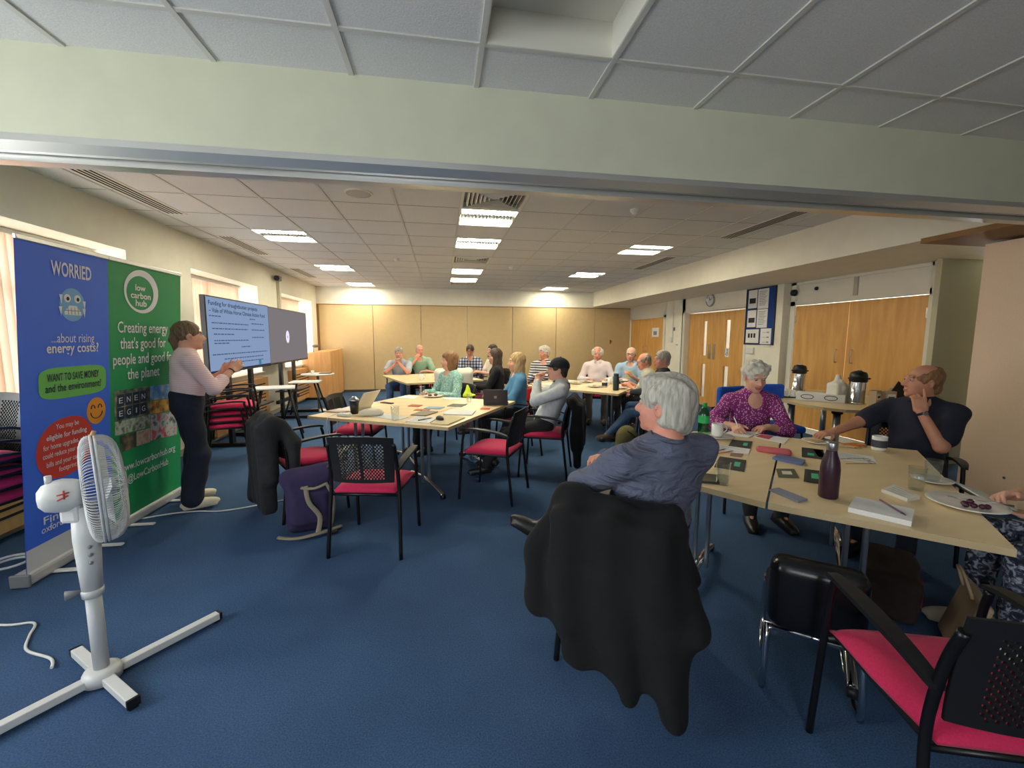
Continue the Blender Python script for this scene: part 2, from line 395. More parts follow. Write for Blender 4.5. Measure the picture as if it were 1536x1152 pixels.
# enclosing walls of the near half of the room
struct('wall_near', MB().bb(-3.8, ADDED_REARW[0], NY-0.1, NY, 0, CZ+0.1).bb(ADDED_REARW[1], 6.6, NY-0.1, NY, 0, CZ+0.1).bb(ADDED_REARW[0], ADDED_REARW[1], NY-0.1, NY, 0, 0.9).bb(ADDED_REARW[0], ADDED_REARW[1], NY-0.1, NY, 2.4, CZ+0.1), WALL)
m = MB()
for x in (ADDED_REARW[0]+0.03, -0.7, ADDED_REARW[1]-0.03): m.bb(x-0.03, x+0.03, NY-0.08, NY-0.02, 0.9, 2.4)
for z in (0.93, 2.37): m.bb(ADDED_REARW[0], ADDED_REARW[1], NY-0.08, NY-0.02, z-0.03, z+0.03)
f = struct('window_5', m, WHITEP); MB().quad((ADDED_REARW[0], NY-0.05, 0.9), (ADDED_REARW[1], NY-0.05, 0.9), (ADDED_REARW[1], NY-0.05, 2.4), (ADDED_REARW[0], NY-0.05, 2.4)).build('pane', GLASS, f)
# stacked sliding panels parked at the right end of the track
t = thing('parked_partition_panel', 'pinkish beige partition panels parked at the right end of the track', 'partition', (0, 0, 0))
for i in range(5): MB().bb(4.75+0.10*i, 4.84+0.10*i, 1.75, 3.12, 0.03, 2.335, bev=0.006).build('panel', PARTP, t)
# doors with glazed slots in the recess
t = thing('double_door', 'beech double door with four slim glazed slots in the right wall', 'door', (RX+0.14, 0, 0))
ymid = 8.30; 
def leaf(y0, y1, s0, s1):
    h = MB(); zs = [0.02, 0.28, 0.92, 1.08, 1.85, 2.05]
    h.bb(-0.02, 0.02, y0, s0, 0.02, 2.05); h.bb(-0.02, 0.02, s1, y1, 0.02, 2.05)
    h.bb(-0.02, 0.02, s0, s1, 0.02, 0.2); h.bb(-0.02, 0.02, s0, s1, 0.93, 1.12); h.bb(-0.02, 0.02, s0, s1, 1.87, 2.05)
    d = h.build('door_leaf', BEECH, t)
    MB().bb(-0.004, 0.004, s0, s1, 0.2, 0.93).bb(-0.004, 0.004, s0, s1, 1.12, 1.87).build('glazing', GLASS, d)
    return d
d1 = leaf(ymid+0.004, DY1-0.03, 8.50, 8.64); d2 = leaf(DY0+0.03, ymid-0.004, 7.74, 7.89)
MB().bb(-0.026, -0.02, 8.335, 8.42, 1.05, 1.38).build('push_plate', STEEL, d1)
MB().bb(-0.026, -0.02, 8.18, 8.265, 1.05, 1.38).build('push_plate', STEEL, d2)
w = MB(); yy = 7.815; xx = -0.007
w.bb(xx-0.002, xx, 7.745, 7.885, 1.125, 1.30, 0)
sg = w.build('access_sign', PAPER, d2)
w = MB(); 
def R3(z, y): return (-0.011, y, z)
w.cyl(R3(1.265, 7.80), R3(1.265, 7.8001), 0.012); w.ell((-0.0105, 7.80, 1.265), (0.002, 0.014, 0.014), 10)
w.tube([R3(1.25, 7.80), R3(1.20, 7.795), R3(1.20, 7.83), R3(1.165, 7.85)], 0.005, 6)
w.tube([(-0.0105, 7.81+0.032*math.sin(a), 1.185-0.032*math.cos(a)) for a in [x*0.5-2.4 for x in range(9)]], 0.004, 6)
w.build('wheelchair_symbol', INK, sg)
struct('trim_4', MB().bb(RX-0.012, RX, DY1, DY1+0.05, 0, 2.13).bb(RX-0.012, RX, DY0-0.05, DY0, 0, 2.13).bb(RX-0.012, RX, DY0-0.05, DY1+0.05, 2.08, 2.13), WHITEP)
# lit lobby behind the doors
m = MB().bb(7.4, 7.5, 6.6, 9.8, 0, 2.6).bb(5.9, 7.5, 9.7, 9.8, 0, 2.6).bb(5.9, 7.5, 6.6, 6.7, 0, 2.6).bb(5.85, 7.5, 6.6, 9.8, 2.5, 2.6).bb(5.75, 7.5, 6.6, 9.8, -0.1, -0.001)
struct('wall_lobby', m, mat('lobby_white', (236, 234, 228), 0.8))
t = thing('lobby_ceiling_light', 'flat lit ceiling panel in the lobby behind the glazed doors', 'ceiling light', (6.7, 8.2, 2.5))
MB().bb(-0.4, 0.4, -0.6, 0.6, -0.03, -0.001).build('diffuser', emission('lobby_diffuser', (250, 248, 240), 9.0), t)
tag(MB().bb(6.9, 7.2, 7.85, 8.1, 0, 1.0, bev=0.02).build('lobby_box', mat('lobby_blue', (60, 110, 170), 0.6)), 'blue box in the lobby seen through the lower right door slot', 'cabinet')  # plain block for a dark shape behind the lower glass

# ceiling fittings
def luminaire(x, y, lit, label):
    t = thing('ceiling_light', label, 'ceiling light', (x+0.3175, y+0.3275, CZ), 0, 'square ceiling lights' if lit else None)
    m = MB(); hx, hy = 0.3, 0.31
    for a, b, c, d in ((-hx-0.017, -hx, -hy-0.017, hy+0.017), (hx, hx+0.017, -hy-0.017, hy+0.017), (-hx, hx, -hy-0.017, -hy), (-hx, hx, hy, hy+0.017)):
        m.bb(a, b, c, d, -0.006, 0.15 if not lit else 0.05)
    m.bb(-hx, hx, -hy, hy, 0.15 if not lit else 0.045, 0.155 if not lit else 0.05)
    m.build('housing', WHITEP, t)
    if lit:
        for s in (-1, 1):
            MB().bb(-0.285, 0.285, s*0.195-0.075, s*0.195+0.075, 0.006, 0.02).build('diffuser', LIT, t)
        m = MB().bb(-0.285, 0.285, -0.115, 0.115, 0.02, 0.03)
        for i in range(15): m.bb(-0.28+0.04*i-0.003, -0.28+0.04*i+0.003, -0.11, 0.11, -0.002, 0.02)
        m.build('louvre', GREY, t)
    else:
        m = MB().bb(-0.29, 0.29, -0.32, -0.03, 0.10, 0.11)
        for i in range(19): m.bb(-0.285+0.0317*i-0.002, -0.285+0.0317*i+0.002, -0.30, -0.04, 0.03, 0.10)
        m.bb(-0.29, 0.29, -0.045, -0.03, 0.02, 0.10)
        m.build('louvre', ALU, t)
    return t
LLAB = ['first lit square light of the middle row, nearest the beam', 'second lit square light of the middle row behind the first', 'third lit square light of the middle row beyond the small vent',
        'last lit square light of the middle row near the far wall', 'nearest lit square light above the row by the windows', 'middle lit square light above the row by the windows', 'farthest lit square light above the row by the windows',
        'nearest lit square light along the bulkhead side', 'middle lit square light along the bulkhead side', 'farthest lit square light along the bulkhead side']
for (x, y), l in zip(FIT, LLAB): luminaire(x, y, True, l)
luminaire(0.2, 2.08-0.655, False, 'unlit recessed light with chrome louvre in the near ceiling')
def vent4(x, y, label):
    t = thing('air_vent', label, 'vent', (x+0.3175, y+0.3275, CZ), 0, 'square ceiling vents')
    m = MB()
    for r in (0.05, 0.09, 0.13, 0.17, 0.21, 0.25):
        for sg in (-1, 1):
            m.box((sg*r, 0, 0.008), (0.004, 2*r, 0.034), rot=Euler((0, sg*0.6, 0))); m.box((0, sg*r, 0.008), (2*r, 0.004, 0.034), rot=Euler((-sg*0.6, 0, 0)))
    for q in (PI/4, -PI/4): m.box((0, 0, 0.012), (0.74, 0.008, 0.02), rot=Euler((0, 0, q)))
    m.build('blades', WHITEP, t)
    MB().bb(-0.3175, 0.3175, -0.3275, 0.3275, 0.05, 0.055).build('backing', GREY, t)
    f = MB()
    for a, b, c, d in ((-0.317, -0.29, -0.327, 0.327), (0.29, 0.317, -0.327, 0.327), (-0.29, 0.29, -0.327, -0.29), (-0.29, 0.29, 0.29, 0.327)): f.bb(a, b, c, d, -0.006, 0.05)
    f.build('frame', WHITEP, t)
for (x, y), l in zip(VEN, ['white slatted ceiling vent just beyond the beam', 'white slatted ceiling vent between the second and third middle lights', 'white slatted ceiling vent near the far wall']): vent4(x, y, l)
def slot(x, y0, y1, label):
    m = MB().bb(x-0.10, x+0.10, y0, y1, CZ-0.006, CZ+0.001)
    for i in range(4): m.bb(x-0.075+0.042*i, x-0.055+0.042*i, y0+0.03, y1-0.03, CZ-0.008, CZ-0.005, 1)
    tag(m.build('slot_diffuser', [WHITEP, DARK]), label, 'vent', 'linear slot diffusers')
slot(-2.83, 4.0, 5.32, 'linear slot air diffuser by the window wall nearest the beam')
slot(-2.83, 6.32, 7.62, 'second linear slot air diffuser along the window wall')
slot(-2.83, 9.0, 10.3, 'farthest linear slot air diffuser along the window wall')
slot(3.75, 4.0, 5.3, 'linear slot air diffuser beside the bulkhead nearest the beam')
slot(3.75, 6.6, 7.9, 'linear slot air diffuser beside the bulkhead farther back')
t = thing('ceiling_speaker', 'round white ceiling speaker just beyond the beam', 'speaker', (-0.745, 4.27, CZ))
MB().lathe([(0.001, -0.012), (0.09, -0.012), (0.115, -0.008), (0.12, 0.0)], n=28).build('grille', mat('speaker_grille', (190, 188, 182), 0.8), t)
MB().lathe([(0.112, -0.010), (0.125, -0.010), (0.13, 0.001)], n=28).build('rim', WHITEP, t)
def detector(x, y, label, cat='detector'):
    tag(MB().lathe([(0.001, -0.05), (0.03, -0.048), (0.035, -0.03), (0.05, -0.02), (0.05, 0)], (x, y, CZ), 18).build('smoke_detector', WHITE), label, cat)
detector(1.32, 8.1, 'small white smoke detector right of the middle lights')
detector(2.0, 4.3, 'small white smoke detector on the right ceiling near the beam')
detector(-0.75, 7.6, 'small white sprinkler cap left of the middle lights', 'sprinkler')
# ------------------------------------------------------------------ smooth organic surfaces (rounded solids blended, then meshed)
def sdf_mesh(prims, h, disp=None):
    """prims: dicts t='c' (tapered rod a,b,ra,rb), 'e' (ellipsoid c,r,R), 'b' (rounded box c,half,R,rd); l=material slot, k=blend, sub=cut away"""
    lo = np.full(3, 1e9); hi = np.full(3, -1e9); BB = []
    for p in prims:
        if p['t'] == 'c':
            a, b = np.array(p['a'], float), np.array(p['b'], float)
            l_ = np.minimum(a-p['ra'], b-p['rb']); h_ = np.maximum(a+p['ra'], b+p['rb'])
        else:
            c = np.array(p['c'], float); R = np.array(p.get('R', np.eye(3))); r = np.array(p['r'], float)+p.get('rd', 0)
            e = np.abs(R) @ r; l_, h_ = c-e, c+e
        BB.append((l_, h_))
        if not p.get('sub'): lo = np.minimum(lo, l_); hi = np.maximum(hi, h_)
    lo -= 3*h+0.012; hi += 3*h+0.012
    n = np.ceil((hi-lo)/h).astype(int)+1
    D = np.full(n, 0.25, np.float32); L = np.zeros(n, np.int8); best = np.full(n, 0.25, np.float32)
    ax = [(lo[i]+h*np.arange(n[i])).astype(np.float32) for i in range(3)]
    for p, (l_, h_) in zip(prims, BB):
        k = p.get('k', 0.02); mg = k+2.5*h
        i0 = np.maximum(0, np.floor((l_-mg-lo)/h).astype(int)); i1 = np.minimum(n, np.ceil((h_+mg-lo)/h).astype(int)+1)
        if (i1 <= i0).any(): continue
        sl = tuple(slice(a, b) for a, b in zip(i0, i1))
        X = ax[0][sl[0]][:, None, None]; Y = ax[1][sl[1]][None, :, None]; Z = ax[2][sl[2]][None, None, :]
        if p['t'] == 'c':
            a, b = np.array(p['a'], float), np.array(p['b'], float); d = b-a; q = d.dot(d)+1e-12
            t = np.clip(((X-a[0])*d[0]+(Y-a[1])*d[1]+(Z-a[2])*d[2])/q, 0, 1)
            d_ = np.sqrt((X-a[0]-t*d[0])**2+(Y-a[1]-t*d[1])**2+(Z-a[2]-t*d[2])**2)-(p['ra']+(p['rb']-p['ra'])*t)
        else:
            c = p['c']; R = np.array(p.get('R', np.eye(3))); x, y, z = X-c[0], Y-c[1], Z-c[2]
            u = [R[0, i]*x+R[1, i]*y+R[2, i]*z for i in range(3)]; r = p['r']
            if p['t'] == 'e':
                k0 = np.sqrt((u[0]/r[0])**2+(u[1]/r[1])**2+(u[2]/r[2])**2)
                k1 = np.sqrt((u[0]/r[0]**2)**2+(u[1]/r[1]**2)**2+(u[2]/r[2]**2)**2)+1e-9
                d_ = k0*(k0-1)/k1
            else:
                g = [np.abs(u[i])-r[i] for i in range(3)]
                d_ = np.sqrt(np.maximum(g[0], 0)**2+np.maximum(g[1], 0)**2+np.maximum(g[2], 0)**2)+np.minimum(np.maximum(np.maximum(g[0], g[1]), g[2]), 0)-p.get('rd', 0.0)
        d_ = d_.astype(np.float32); cur = D[sl]
        if p.get('sub'):
            hh = np.maximum(k-np.abs(cur+d_), 0)/k; D[sl] = np.maximum(cur, -d_)+hh*hh*k*0.25
            continue
        hh = np.maximum(k-np.abs(cur-d_), 0)/k; D[sl] = np.minimum(cur, d_)-hh*hh*k*0.25
        bs = best[sl]; w = d_ < bs; L[sl] = np.where(w, p.get('l', 0), L[sl]); best[sl] = np.where(w, d_, bs)
    if disp is not None:
        D += disp(ax[0][:, None, None], ax[1][None, :, None], ax[2][None, None, :]).astype(np.float32)
    S = D < 0
    c8 = [S[a:n[0]-1+a, b:n[1]-1+b, c:n[2]-1+c] for a in (0, 1) for b in (0, 1) for c in (0, 1)]
    cnt = sum(x.astype(np.int8) for x in c8); mixed = (cnt > 0) & (cnt < 8)
    I = np.argwhere(mixed); ids = np.full(mixed.shape, -1, np.int32); ids[mixed] = np.arange(len(I))
    acc = np.zeros((len(I), 3)); ct = np.zeros(len(I))
    for axn in range(3):
        o1, o2 = [q for q in range(3) if q != axn]
        for u in (0, 1):
            for v in (0, 1):
                A = I.copy(); A[:, o1] += u; A[:, o2] += v; B = A.copy(); B[:, axn] += 1
                da = D[tuple(A.T)]; db = D[tuple(B.T)]; x = (da < 0) != (db < 0)
                t = np.where(x, da/np.where(x, da-db, 1), 0); P = A.astype(float); P[:, axn] += t
                acc[x] += P[x]; ct[x] += 1
    V = lo+h*(acc/ct[:, None])
    lab = L[tuple(np.minimum(np.round((V-lo)/h).astype(int), n-1).T)]
    F = []
    for axn in range(3):
        o1, o2 = [(1, 2), (2, 0), (0, 1)][axn]
        sa = [slice(None)]*3; sb = [slice(None)]*3; sa[axn] = slice(0, -1); sb[axn] = slice(1, None)
        ch = S[tuple(sa)] != S[tuple(sb)]; E_ = np.argwhere(ch)
        E_ = E_[(E_[:, o1] > 0) & (E_[:, o2] > 0) & (E_[:, o1] < n[o1]-1) & (E_[:, o2] < n[o2]-1)]
        def g(a, b):
            q = E_.copy(); q[:, o1] -= a; q[:, o2] -= b; return ids[tuple(q.T)]
        f = np.stack([g(1, 1), g(0, 1), g(0, 0), g(1, 0)], 1)
        ins = S[tuple(E_.T)]; f[~ins] = f[~ins][:, ::-1]; F.append(f)
    F = np.concatenate(F); F = F[(F >= 0).all(1)]
    return V, F, lab
def organic(name, prims, h, mats, parent=None, disp=None, kind=None, smooth=1):
    V, F, lab = sdf_mesh(prims, h, disp)
    for _ in range(smooth):                              # one light relaxation takes out grid stair-steps
        s = np.zeros_like(V); c = np.zeros(len(V))
        for a, b in ((0, 1), (1, 2), (2, 3), (3, 0)):
            np.add.at(s, F[:, a], V[F[:, b]]); np.add.at(s, F[:, b], V[F[:, a]]); np.add.at(c, F[:, a], 1); np.add.at(c, F[:, b], 1)
        V = 0.55*V+0.45*s/np.maximum(c, 1)[:, None]
    me = bpy.data.meshes.new(name); me.vertices.add(len(V)); me.vertices.foreach_set('co', V.astype(np.float32).ravel())
    me.loops.add(len(F)*4); me.loops.foreach_set('vertex_index', F.astype(np.int32).ravel())
    me.polygons.add(len(F)); me.polygons.foreach_set('loop_start', np.arange(0, len(F)*4, 4, dtype=np.int32))
    for q in (mats if isinstance(mats, (list, tuple)) else [mats]): me.materials.append(q)
    me.polygons.foreach_set('material_index', lab[F[:, 0]].astype(np.int32)); me.polygons.foreach_set('use_smooth', np.ones(len(F), bool))
    me.update(calc_edges=True); me.validate()
    o = bpy.data.objects.new(name, me); COL.objects.link(o)
    if parent is not None: o.parent = parent
    if kind: o['kind'] = kind
    return o
def rod(a, b, ra, rb=None, **k): return dict(t='c', a=tuple(a), b=tuple(b), ra=ra, rb=ra if rb is None else rb, **k)
def ell(c, r, R=None, **k): return dict(t='e', c=tuple(c), r=tuple(r), R=np.eye(3) if R is None else np.array(R), **k)
def rbox(c, r, rd=0.02, R=None, **k): return dict(t='b', c=tuple(c), r=tuple(r), rd=rd, R=np.eye(3) if R is None else np.array(R), **k)
def rz(a): a = math.radians(a); return np.array([[math.cos(a), -math.sin(a), 0], [math.sin(a), math.cos(a), 0], [0, 0, 1]])
def rx(a): a = math.radians(a); return np.array([[1, 0, 0], [0, math.cos(a), -math.sin(a)], [0, math.sin(a), math.cos(a)]])
def ry(a): a = math.radians(a); return np.array([[math.cos(a), 0, math.sin(a)], [0, 1, 0], [-math.sin(a), 0, math.cos(a)]])

# ------------------------------------------------------------------ the two roll-up banners
BLUE = mat('banner_blue', (62, 112, 232), 0.55); GREEN = mat('banner_green', (22, 150, 88), 0.55)
LIM = mat('banner_lime', (108, 186, 86), 0.6); REDB = mat('banner_red', (206, 62, 48), 0.6); ORNG = mat('banner_orange', (232, 150, 40), 0.6)
LTXT = mat('banner_white', (232, 234, 240), 0.6); ICE = mat('banner_ice', (120, 176, 224), 0.6); NAVY = mat('banner_navy', (30, 48, 70), 0.6)
tl = math.atan(0.073); NRM = Vector((math.cos(tl), 0, -math.sin(tl))); UPV = Vector((math.sin(tl), 0, math.cos(tl))); RT = Vector((0, 1, 0))
def bp(u, v, off=0.0): return Vector((-2.48, u, 0.0))+UPV*v+NRM*off
def poly_b(pts, m, parent, name, off=0.002):
    mm = MB(); mm.add([bp(u, v, off) for u, v in pts], [tuple(range(len(pts)))]); return mm.build(name, m, parent)
def blob(cu, cv, ru, rv, n=28, p=2.0, wob=0.0, ph=0.0):
    out = []
    for i in range(n):
        a = 2*PI*i/n; c, s = math.cos(a), math.sin(a); w = 1+wob*math.sin(2*a+ph)
        out.append((cu+ru*w*math.copysign(abs(c)**(2/p), c), cv+rv*w*math.copysign(abs(s)**(2/p), s)))
    return out
def banner(u0, u1, clr, label, group):
    t = thing('rollup_banner', label, 'banner', (0, 0, 0), 0, group)
    m = MB(); a, b, c, d = bp(u0, 0.05), bp(u1, 0.05), bp(u1, 2.05), bp(u0, 2.05)
    a2, b2, c2, d2 = [p-NRM*0.002 for p in (a, b, c, d)]
    m.add([a, b, c, d, a2, b2, c2, d2], [(0, 1, 2, 3), (7, 6, 5, 4), (0, 4, 5, 1), (2, 6, 7, 3)])
    m.build('printed_sheet', clr, t)
    m = MB(); cpt = (bp(u0, 2.06)+bp(u1, 2.06))/2
    m.box(cpt, (0.018, u1-u0, 0.03), bev=0.004); m.build('top_rail', ALU, t)
    m = MB().box((-2.50, (u0+u1)/2, 0.045), (0.10, u1-u0+0.02, 0.075), bev=0.018); ca = m.build('cassette', mat('banner_base', (206, 204, 204), 0.35, 0.3), t)
    for y in (u0-0.012, u1+0.012): MB().box((-2.50, y, 0.045), (0.105, 0.02, 0.08), bev=0.008).build('end_cap', GREY, ca)
    for y in (u0+0.16, u1-0.18):
        MB().box((-2.39, y, 0.012), (0.20, 0.035, 0.014), bev=0.005).build('foot', WHITE, t)
    MB().cyl((-2.545, (u0+u1)/2, 0.05), tuple(bp((u0+u1)/2, 2.06, -0.03)), 0.009).build('support_pole', ALU, t)
    return t
B1 = banner(2.83, 3.4995, BLUE, 'blue roll-up banner headed WORRIED with a frozen face', 'roll-up banners')
def bt(s, u, v, w, m, par, nm='lettering', bold=0.0, h=None): return text(s, w, bp(u, v, 0.004), RT, UPV, m, par, nm, bold, h)
poly_b([(2.83, 0.05), (3.497, 0.05), (3.497, 0.222), (2.83, 0.222)], mat('banner_foot_white', (214, 214, 216), 0.6), B1, 'white_footer')
bt('WORRIED', 3.198, 1.921, 0.30, LTXT, B1, 'headline', 0.02, 0.088)
f = poly_b(blob(3.197, 1.705, 0.095, 0.106), ICE, B1, 'frozen_face', 0.002)
for du in (-0.038, 0.038):
    poly_b(blob(3.197+du, 1.745, 0.026, 0.026, 18), LTXT, f, 'eye_white', 0.003); poly_b(blob(3.199+du, 1.742, 0.011, 0.013, 12), INK, f, 'pupil', 0.004)
poly_b([(3.135, 1.64), (3.262, 1.64), (3.262, 1.66), (3.225, 1.70), (3.172, 1.70), (3.135, 1.66)], LTXT, f, 'teeth', 0.003)
m = MB()
for q in range(1, 5): u = 3.135+0.0254*q; m.box(bp(u, 1.668, 0.004), (0.001, 0.003, 0.05))
m.box(bp(3.198, 1.668, 0.004), (0.001, 0.12, 0.004)); m.build('teeth_lines', GREYI, f)
m = MB()
for du, dv in ((-0.085, 0.03), (0.09, 0.0), (-0.09, -0.045), (0.088, -0.05)):
    m.add([bp(3.197+du+p[0], 1.705+dv+p[1], 0.003) for p in ((-0.012, 0.03), (0.012, 0.03), (0.004, -0.03))], [(0, 1, 2)])
m.build('icicles', LTXT, f)
bt('...about rising', 3.20, 1.483, 0.325, LTXT, B1, 'lettering', 0, 0.06)
bt('energy costs?', 3.20, 1.42, 0.395, LTXT, B1, 'lettering', 0.018, 0.062)
p = poly_b(blob(3.203, 1.208, 0.26, 0.10, 36, 4.5), LIM, B1, 'lime_bubble')
bt('WANT TO SAVE MONEY', 3.198, 1.246, 0.40, NAVY, p, 'lettering', 0.012, 0.05)
bt('and the environment?', 3.20, 1.18, 0.43, NAVY, p, 'lettering', 0.012, 0.05)
p = poly_b(blob(3.371, 0.983, 0.082, 0.094), ORNG, B1, 'smiling_face')
m = MB()
for du in (-0.03, 0.03): m.tube([bp(3.371+du+0.016*math.cos(a), 1.0+0.026*math.sin(a), 0.003) for a in [PI*i/8 for i in range(9)]], 0.0032, 5)
m.tube([bp(3.371+0.05*math.cos(a), 0.975+0.045*math.sin(a), 0.003) for a in [-PI*i/10 for i in range(11)]], 0.0032, 5)
m.build('smile_lines', INK, p)
p = poly_b(blob(3.125, 0.79, 0.205, 0.20, 36, 2.2, 0.05, 0.8), REDB, B1, 'red_bubble')
for s, u, v, w in (('You may be', 3.135, 0.928, 0.17), ('eligible for funding', 3.133, 0.868, 0.30), ('for home upgrades, which', 3.132, 0.81, 0.345), ('could reduce your energy', 3.12, 0.758, 0.33), ('bills and your carbon', 3.118, 0.70, 0.28), ('footprint', 3.128, 0.65, 0.13)):
    bt(s, u, v, w, LTXT, p, 'lettering', 0.01 if 'eligible' in s else 0, 0.034)
bt('Find', 3.02, 0.36, 0.15, LTXT, B1, 'lettering', 0.012, 0.05); bt('oxfordshire', 3.06, 0.305, 0.26, LTXT, B1, 'lettering', 0.012, 0.045)
B2 = banner(3.5005, 4.35, GREEN, 'green roll-up banner with a white ring logo', 'roll-up banners')
m = MB(); N = 40; cu, cv = 3.845, 1.855
o_ = [(cu+0.195*math.cos(2*PI*i/N), cv+0.168*math.sin(2*PI*i/N)) for i in range(N)]
i_ = [(cu-0.018+0.152*math.cos(2*PI*i/N), cv-0.012+0.132*math.sin(2*PI*i/N)) for i in range(N)]
m.add([bp(u, v, 0.002) for u, v in o_+i_], [(i, (i+1) % N, (i+1) % N+N, i+N) for i in range(N)])
p = m.build('ring_logo', LTXT, B2)
bt('low', 3.825, 1.884, 0.115, LTXT, p, 'lettering', 0.02, 0.048); bt('carbon', 3.83, 1.823, 0.225, LTXT, p, 'lettering', 0.02, 0.048); bt('hub', 3.832, 1.765, 0.125, LTXT, p, 'lettering', 0.02, 0.05)
for s, u, v, w in (('Creating energy', 3.87, 1.56, 0.58), ("that's good for", 3.867, 1.44, 0.53), ('people and good for', 3.89, 1.318, 0.72), ('the planet', 3.86, 1.2, 0.375)):
    bt(s, u, v, w, LTXT, B2, 'lettering', 0.008, 0.085)
def photo(pts, cols, nm):
    k = NT(nm); nz = k.n('ShaderNodeTexNoise', i={'Scale': 14.0, 'Detail': 4.0}); k.l(k.coord(), nz.inputs['Vector'])
    k.l(k.ramp(nz.outputs[0], [(0.36, rgb(*cols[0])), (0.5, rgb(*cols[1])), (0.64, rgb(*cols[2]))]), k.b.inputs['Base Color'])
    return poly_b(pts, k.m, B2, 'photo_print', 0.002)
ph = photo([(3.54, 0.87), (3.925, 0.86), (3.925, 1.095), (3.54, 1.10)], ((60, 66, 62), (96, 120, 100), (196, 160, 140)), 'photo_placards')
m = MB()
for r_ in range(2):
    for c_ in range(4):
        u, v = 3.60+0.082*c_, 1.02-0.10*r_; m.add([bp(u+x, v+y, 0.003) for x, y in ((-0.036, -0.045), (0.036, -0.045), (0.036, 0.045), (-0.036, 0.045))], [(0, 1, 2, 3)])
pl_ = m.build('placards', NAVY, ph)
for s, u, v in (('E', 3.60, 1.02), ('N', 3.682, 1.02), ('E', 3.764, 1.02), ('N', 3.846, 1.02), ('E', 3.60, 0.92), ('G', 3.682, 0.92), ('I', 3.764, 0.92), ('G', 3.846, 0.92)):
    bt(s, u, v, 0.012 if s == 'I' else 0.04, LTXT, pl_, 'lettering', 0, 0.045)
photo([(3.93, 0.97), (4.29, 0.95), (4.29, 1.08), (3.93, 1.09)], ((60, 120, 190), (110, 160, 210), (170, 190, 210)), 'photo_sky')
photo([(3.93, 0.855), (4.29, 0.835), (4.29, 0.945), (3.93, 0.965)], ((90, 70, 40), (214, 150, 60), (236, 190, 90)), 'photo_sunset')
photo([(3.54, 0.76), (3.925, 0.75), (3.925, 0.855), (3.54, 0.865)], ((70, 90, 60), (196, 200, 190), (110, 130, 80)), 'photo_field')
photo([(3.93, 0.63), (4.29, 0.60), (4.29, 0.825), (3.93, 0.85)], ((70, 90, 90), (190, 200, 200), (206, 80, 90)), 'photo_crowd')
photo([(3.60, 0.62), (3.76, 0.62), (3.76, 0.745), (3.58, 0.75)], ((50, 60, 50), (90, 90, 70), (150, 120, 90)), 'photo_garden')
photo([(3.765, 0.625), (3.925, 0.62), (3.925, 0.74), (3.765, 0.745)], ((196, 150, 130), (214, 190, 170), (160, 110, 90)), 'photo_card')
bt('www.lowcarbonhub.org', 3.92, 0.478, 0.68, LTXT, B2, 'lettering', 0.008, 0.06); bt('@LowCarbonHub', 3.91, 0.38, 0.50, LTXT, B2, 'lettering', 0.008, 0.06)

# ------------------------------------------------------------------ pedestal fan
FA = Vector((0.80, 0.595, 0.03)).normalized()
t = thing('pedestal_fan', 'white pedestal fan with wire cage standing in front of the blue banner', 'fan', (-1.485, 1.965, 0))
FW = mat('fan_white', (214, 214, 212), 0.35); FG = mat('fan_grey', (196, 198, 200), 0.4)
c0 = Vector((0.012, 0.003, 0.86))
ph_ = 0.47
for a_, L_ in ((ph_+0.42, 0.42), (ph_+PI+0.42, 0.42), (ph_-1.13, 0.25), (ph_+PI-1.13, 0.25)):
    d = Vector((math.cos(a_), math.sin(a_), 0)); m = MB()
    m.box(d*(0.04+L_/2)+Vector((0, 0, 0.03)), (L_, 0.042, 0.034), rot=Euler((0, 0, a_)), bev=0.004); lg = m.build('base_bar', FW, t)
    MB().box(d*(0.045+L_)+Vector((0, 0, 0.03)), (0.012, 0.044, 0.036), rot=Euler((0, 0, a_))).build('end_plug', BLK, lg)
    MB().box(d*(0.03+L_)+Vector((0, 0, 0.007)), (0.03, 0.03, 0.013), rot=Euler((0, 0, a_))).build('rubber_foot', BLK, lg)
MB().lathe([(0.001, 0.012), (0.066, 0.012), (0.066, 0.05), (0.06, 0.062), (0.04, 0.07), (0.001, 0.07)], n=28).build('base_hub', FW, t)
MB().cyl((0, 0, 0.06), (-0.002, 0, 0.42), 0.027, n=20).build('lower_pole', FG, t)
m = MB().lathe([(0.03, 0.0), (0.036, 0.0), (0.038, 0.03), (0.03, 0.035)], (-0.002, 0, 0.40)); m.build('collar', FW, t)
MB().tube([(-0.03, -0.02, 0.43), (-0.07, -0.045, 0.43)], [0.008, 0.02]).build('height_knob', GREY, t)
m = MB().tube([(-0.002, 0, 0.42), (-0.002, 0, 0.56), (-0.002, 0, 0.66), (-0.002, 0, 0.80)], [0.034, 0.040, 0.044, 0.040], 24)
hs = m.build('upper_column', FW, t)
m = MB()
for q in range(3): m.ell((0.028, -0.032, 0.56+0.035*q), (0.008, 0.006, 0.008), 8)
m.build('switch_buttons', GREY, hs)
RF = FA.to_track_quat('Z', 'Y').to_matrix()
mt = c0-FA*0.062+Vector((0, 0, 0.0))
m = MB().lathe([(0.001, -0.078), (0.03, -0.075), (0.052, -0.06), (0.064, -0.03), (0.068, 0.0), (0.06, 0.03), (0.05, 0.05), (0.001, 0.05)], mt, 28, 0, RF)
mo = m.build('motor_housing', FW, t)
MB().cyl(tuple(mt-FA*0.04+Vector((0, 0, 0.06))), tuple(mt-FA*0.04+Vector((0, 0, 0.09))), 0.011).build('oscillation_knob', FW, mo)
m = MB()
